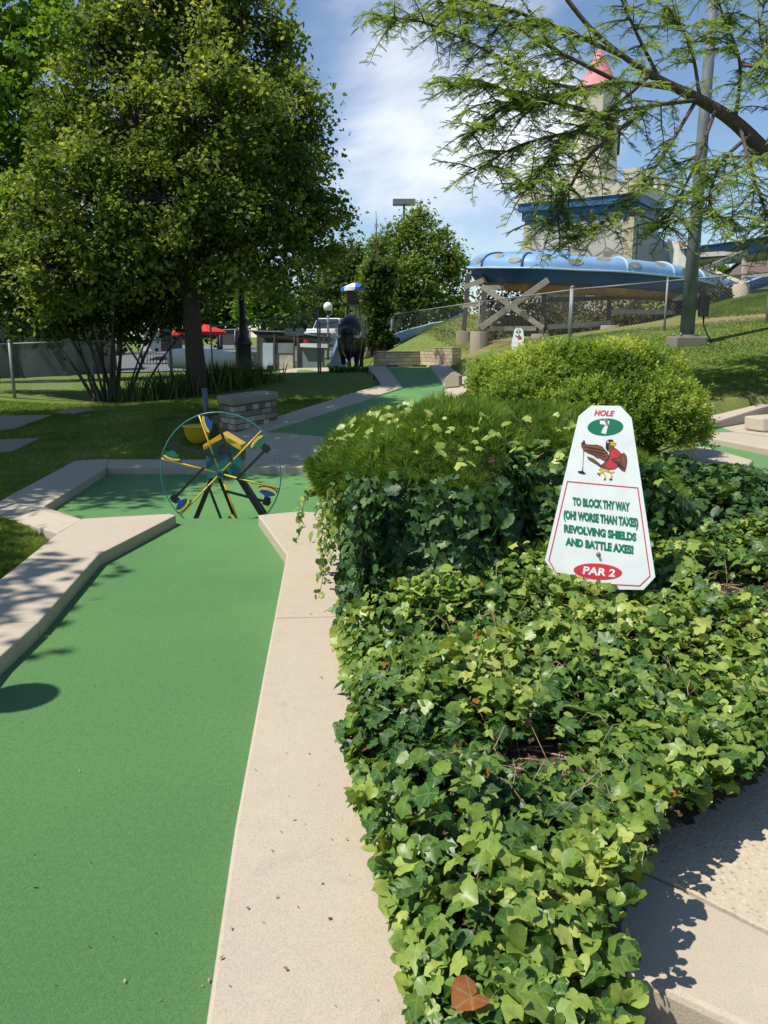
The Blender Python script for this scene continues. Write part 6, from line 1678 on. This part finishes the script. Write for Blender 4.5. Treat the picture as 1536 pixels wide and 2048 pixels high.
# honey locust reaching in from the right
lo = G(1735, 13.0)
t = thing('honey_locust', lo, 'honey locust tree leaning in from the right with feathery drooping foliage', 'tree')
mb = MB(); main = [lo + Vector((0, 0, -.3)), lo + Vector((-.05, 0, 1.2)), W(1660, 470, 13.0), W(1590, 370, 13.0), W(1530, 305, 13.0), W(1470, 245, 12.9), W(1400, 200, 12.8), W(1320, 160, 12.7), W(1250, 115, 12.7), W(1180, 55, 12.6), W(1120, -20, 12.5)]
mp = smooth_path(main, 6); nn_ = len(mp)
mb.tube(mp, [max(.035, .30 - .06 * min(1, i / 16) - .24 * (i / nn_) ** .8) for i in range(nn_)], 12)
subs = [[(1400, 200, 12.8), (1300, 212, 12.2), (1210, 232, 11.8), (1130, 285, 11.5), (1080, 345, 11.3), (1055, 380, 11.2)], [(1350, 178, 12.7), (1240, 165, 12.0), (1150, 175, 11.7), (1060, 150, 11.5), (960, 95, 11.4), (850, 45, 11.4), (765, 36, 11.4)],
        [(1250, 115, 12.7), (1150, 70, 12.2), (1050, 30, 12.0), (930, -5, 11.9), (840, -30, 11.8)], [(1390, 205, 12.8), (1320, 320, 12.0), (1250, 410, 11.7), (1150, 480, 11.5)], [(1430, 222, 12.8), (1390, 330, 12.2), (1345, 420, 12), (1330, 455, 12)],
        [(1480, 252, 12.9), (1500, 330, 12.3), (1530, 420, 12.1), (1560, 480, 12)], [(1300, 212, 12.2), (1180, 310, 11.6), (1130, 400, 11.4), (1105, 450, 11.3)], [(1210, 232, 11.9), (1080, 200, 11.4), (1000, 220, 11.3), (935, 275, 11.2)], [(1150, 175, 11.8), (1060, 215, 11.4), (985, 170, 11.3), (890, 170, 11.2)],
        [(1300, 150, 12.7), (1180, 250, 12.3), (1040, 290, 12.0), (945, 345, 11.9)], [(1470, 245, 12.9), (1480, 130, 12.6), (1450, 40, 12.6), (1420, -40, 12.6)], [(1530, 305, 13), (1560, 180, 12.8), (1520, 70, 12.8), (1540, -30, 12.8)], [(1400, 200, 12.8), (1380, 90, 12.7), (1330, 10, 12.7)],
        [(1480, 130, 12.6), (1540, 140, 12), (1600, 190, 12)], [(1500, 270, 12.9), (1440, 330, 12.0), (1420, 420, 11.8), (1470, 440, 11.8)], [(1240, 165, 12.0), (1130, 110, 11.7), (1000, 40, 11.6), (900, 20, 11.5)], [(1320, 160, 12.7), (1270, 60, 12.6), (1230, -30, 12.5)], [(1530, 305, 13), (1600, 330, 12.4), (1660, 420, 12.2)]]
FP = []; FT = []; FN = []; FS = []; tn_ = []
lr = random.Random(5)
for sbp in subs:
    pts = smooth_path([W(*a) for a in sbp], 7); m_ = len(pts)
    mb.tube(pts, [.030 * (1 - .85 * i / m_) + .005 for i in range(m_)], 6, False)
    tot = 0
    for i in range(5, m_):
        fr_ = i / m_
        for q in range(2 if (fr_ < .5 or i % 2) else 3):
            p0 = pts[i].lerp(pts[i - 1], lr.random())
            tdir = (pts[i] - pts[i - 1]).normalized()
            d = (tdir * lr.uniform(-.1, .8) + Vector((lr.uniform(-1, 1), lr.uniform(-1, 1), lr.uniform(-.5, .55)))).normalized()
            Lt = lr.uniform(.3, .95) * (1.15 - .4 * fr_); n_ = max(3, int(Lt / .08)); tp = [p0]; ct = lr.gauss(0, .14)
            for s in range(n_):
                d = (d + Vector((lr.uniform(-.12, .12), lr.uniform(-.12, .12), -.085))).normalized(); tp.append(tp[-1] + d * Lt / n_)
            mb.tube(tp, [.011 * (1 - .8 * s / n_) + .002 for s in range(n_ + 1)], 4, False)
            for s in range(1, n_ + 1):
                for w in range(3):
                    fd = (d * .45 + Vector((lr.uniform(-1, 1), lr.uniform(-1, 1), lr.uniform(-.85, .45)))).normalized()
                    FP.append(tp[s]); FT.append(fd); FN.append(Vector((lr.uniform(-.5, .5), lr.uniform(-.5, .5), 1))); FS.append(lr.uniform(.085, .18)); tn_.append(min(1, max(0, .35 + ct + lr.random() * .4)))
mb.build('trunk', M['bark_locust'], t)
cloud('crown', FROND_T, np.array(FP), frames(np.array(FN), np.array(FT)), np.array(FS), np.array(tn_), M['locust'], t, False)
print('fronds', len(FP))

# a little leaf litter on the kerbs and the turf
k = 70
pts = []
while len(pts) < k:
    a, b_ = random.uniform(20, 760), random.uniform(1060, 2040)
    p = Z(a, b_, K0); q = np.array([p.x]), np.array([p.y])
    if inside(poly_xy(slab_right), *q)[0] or inside(poly_xy(slab_left), *q)[0]: pts.append(list(p + Vector((0, 0, .005))))
    elif random.random() < .30: pts.append(list(Z(a, b_, 0.0) + Vector((0, 0, .006)))) if inside(poly_xy(carpet1), *q)[0] else None
    pts = [p_ for p_ in pts if p_]
pts = np.array(pts); n_ = len(pts)
tag(cloud('leaf_litter', LEAF_T, pts, frames(np.array([0, 0, 1.0]) + rng.normal(size=(n_, 3)) * .25, randdir(n_)), rng.uniform(.006, .020, n_), rng.random(n_), leafmat('dead leaf bits', [(0, (.10, .06, .03)), (.6, (.30, .2, .1)), (1, (.45, .42, .25))], .1, .7, spec=.1)), 'scattered bits of dead leaf on the concrete kerbs and turf', 'leaf litter', kind='stuff')
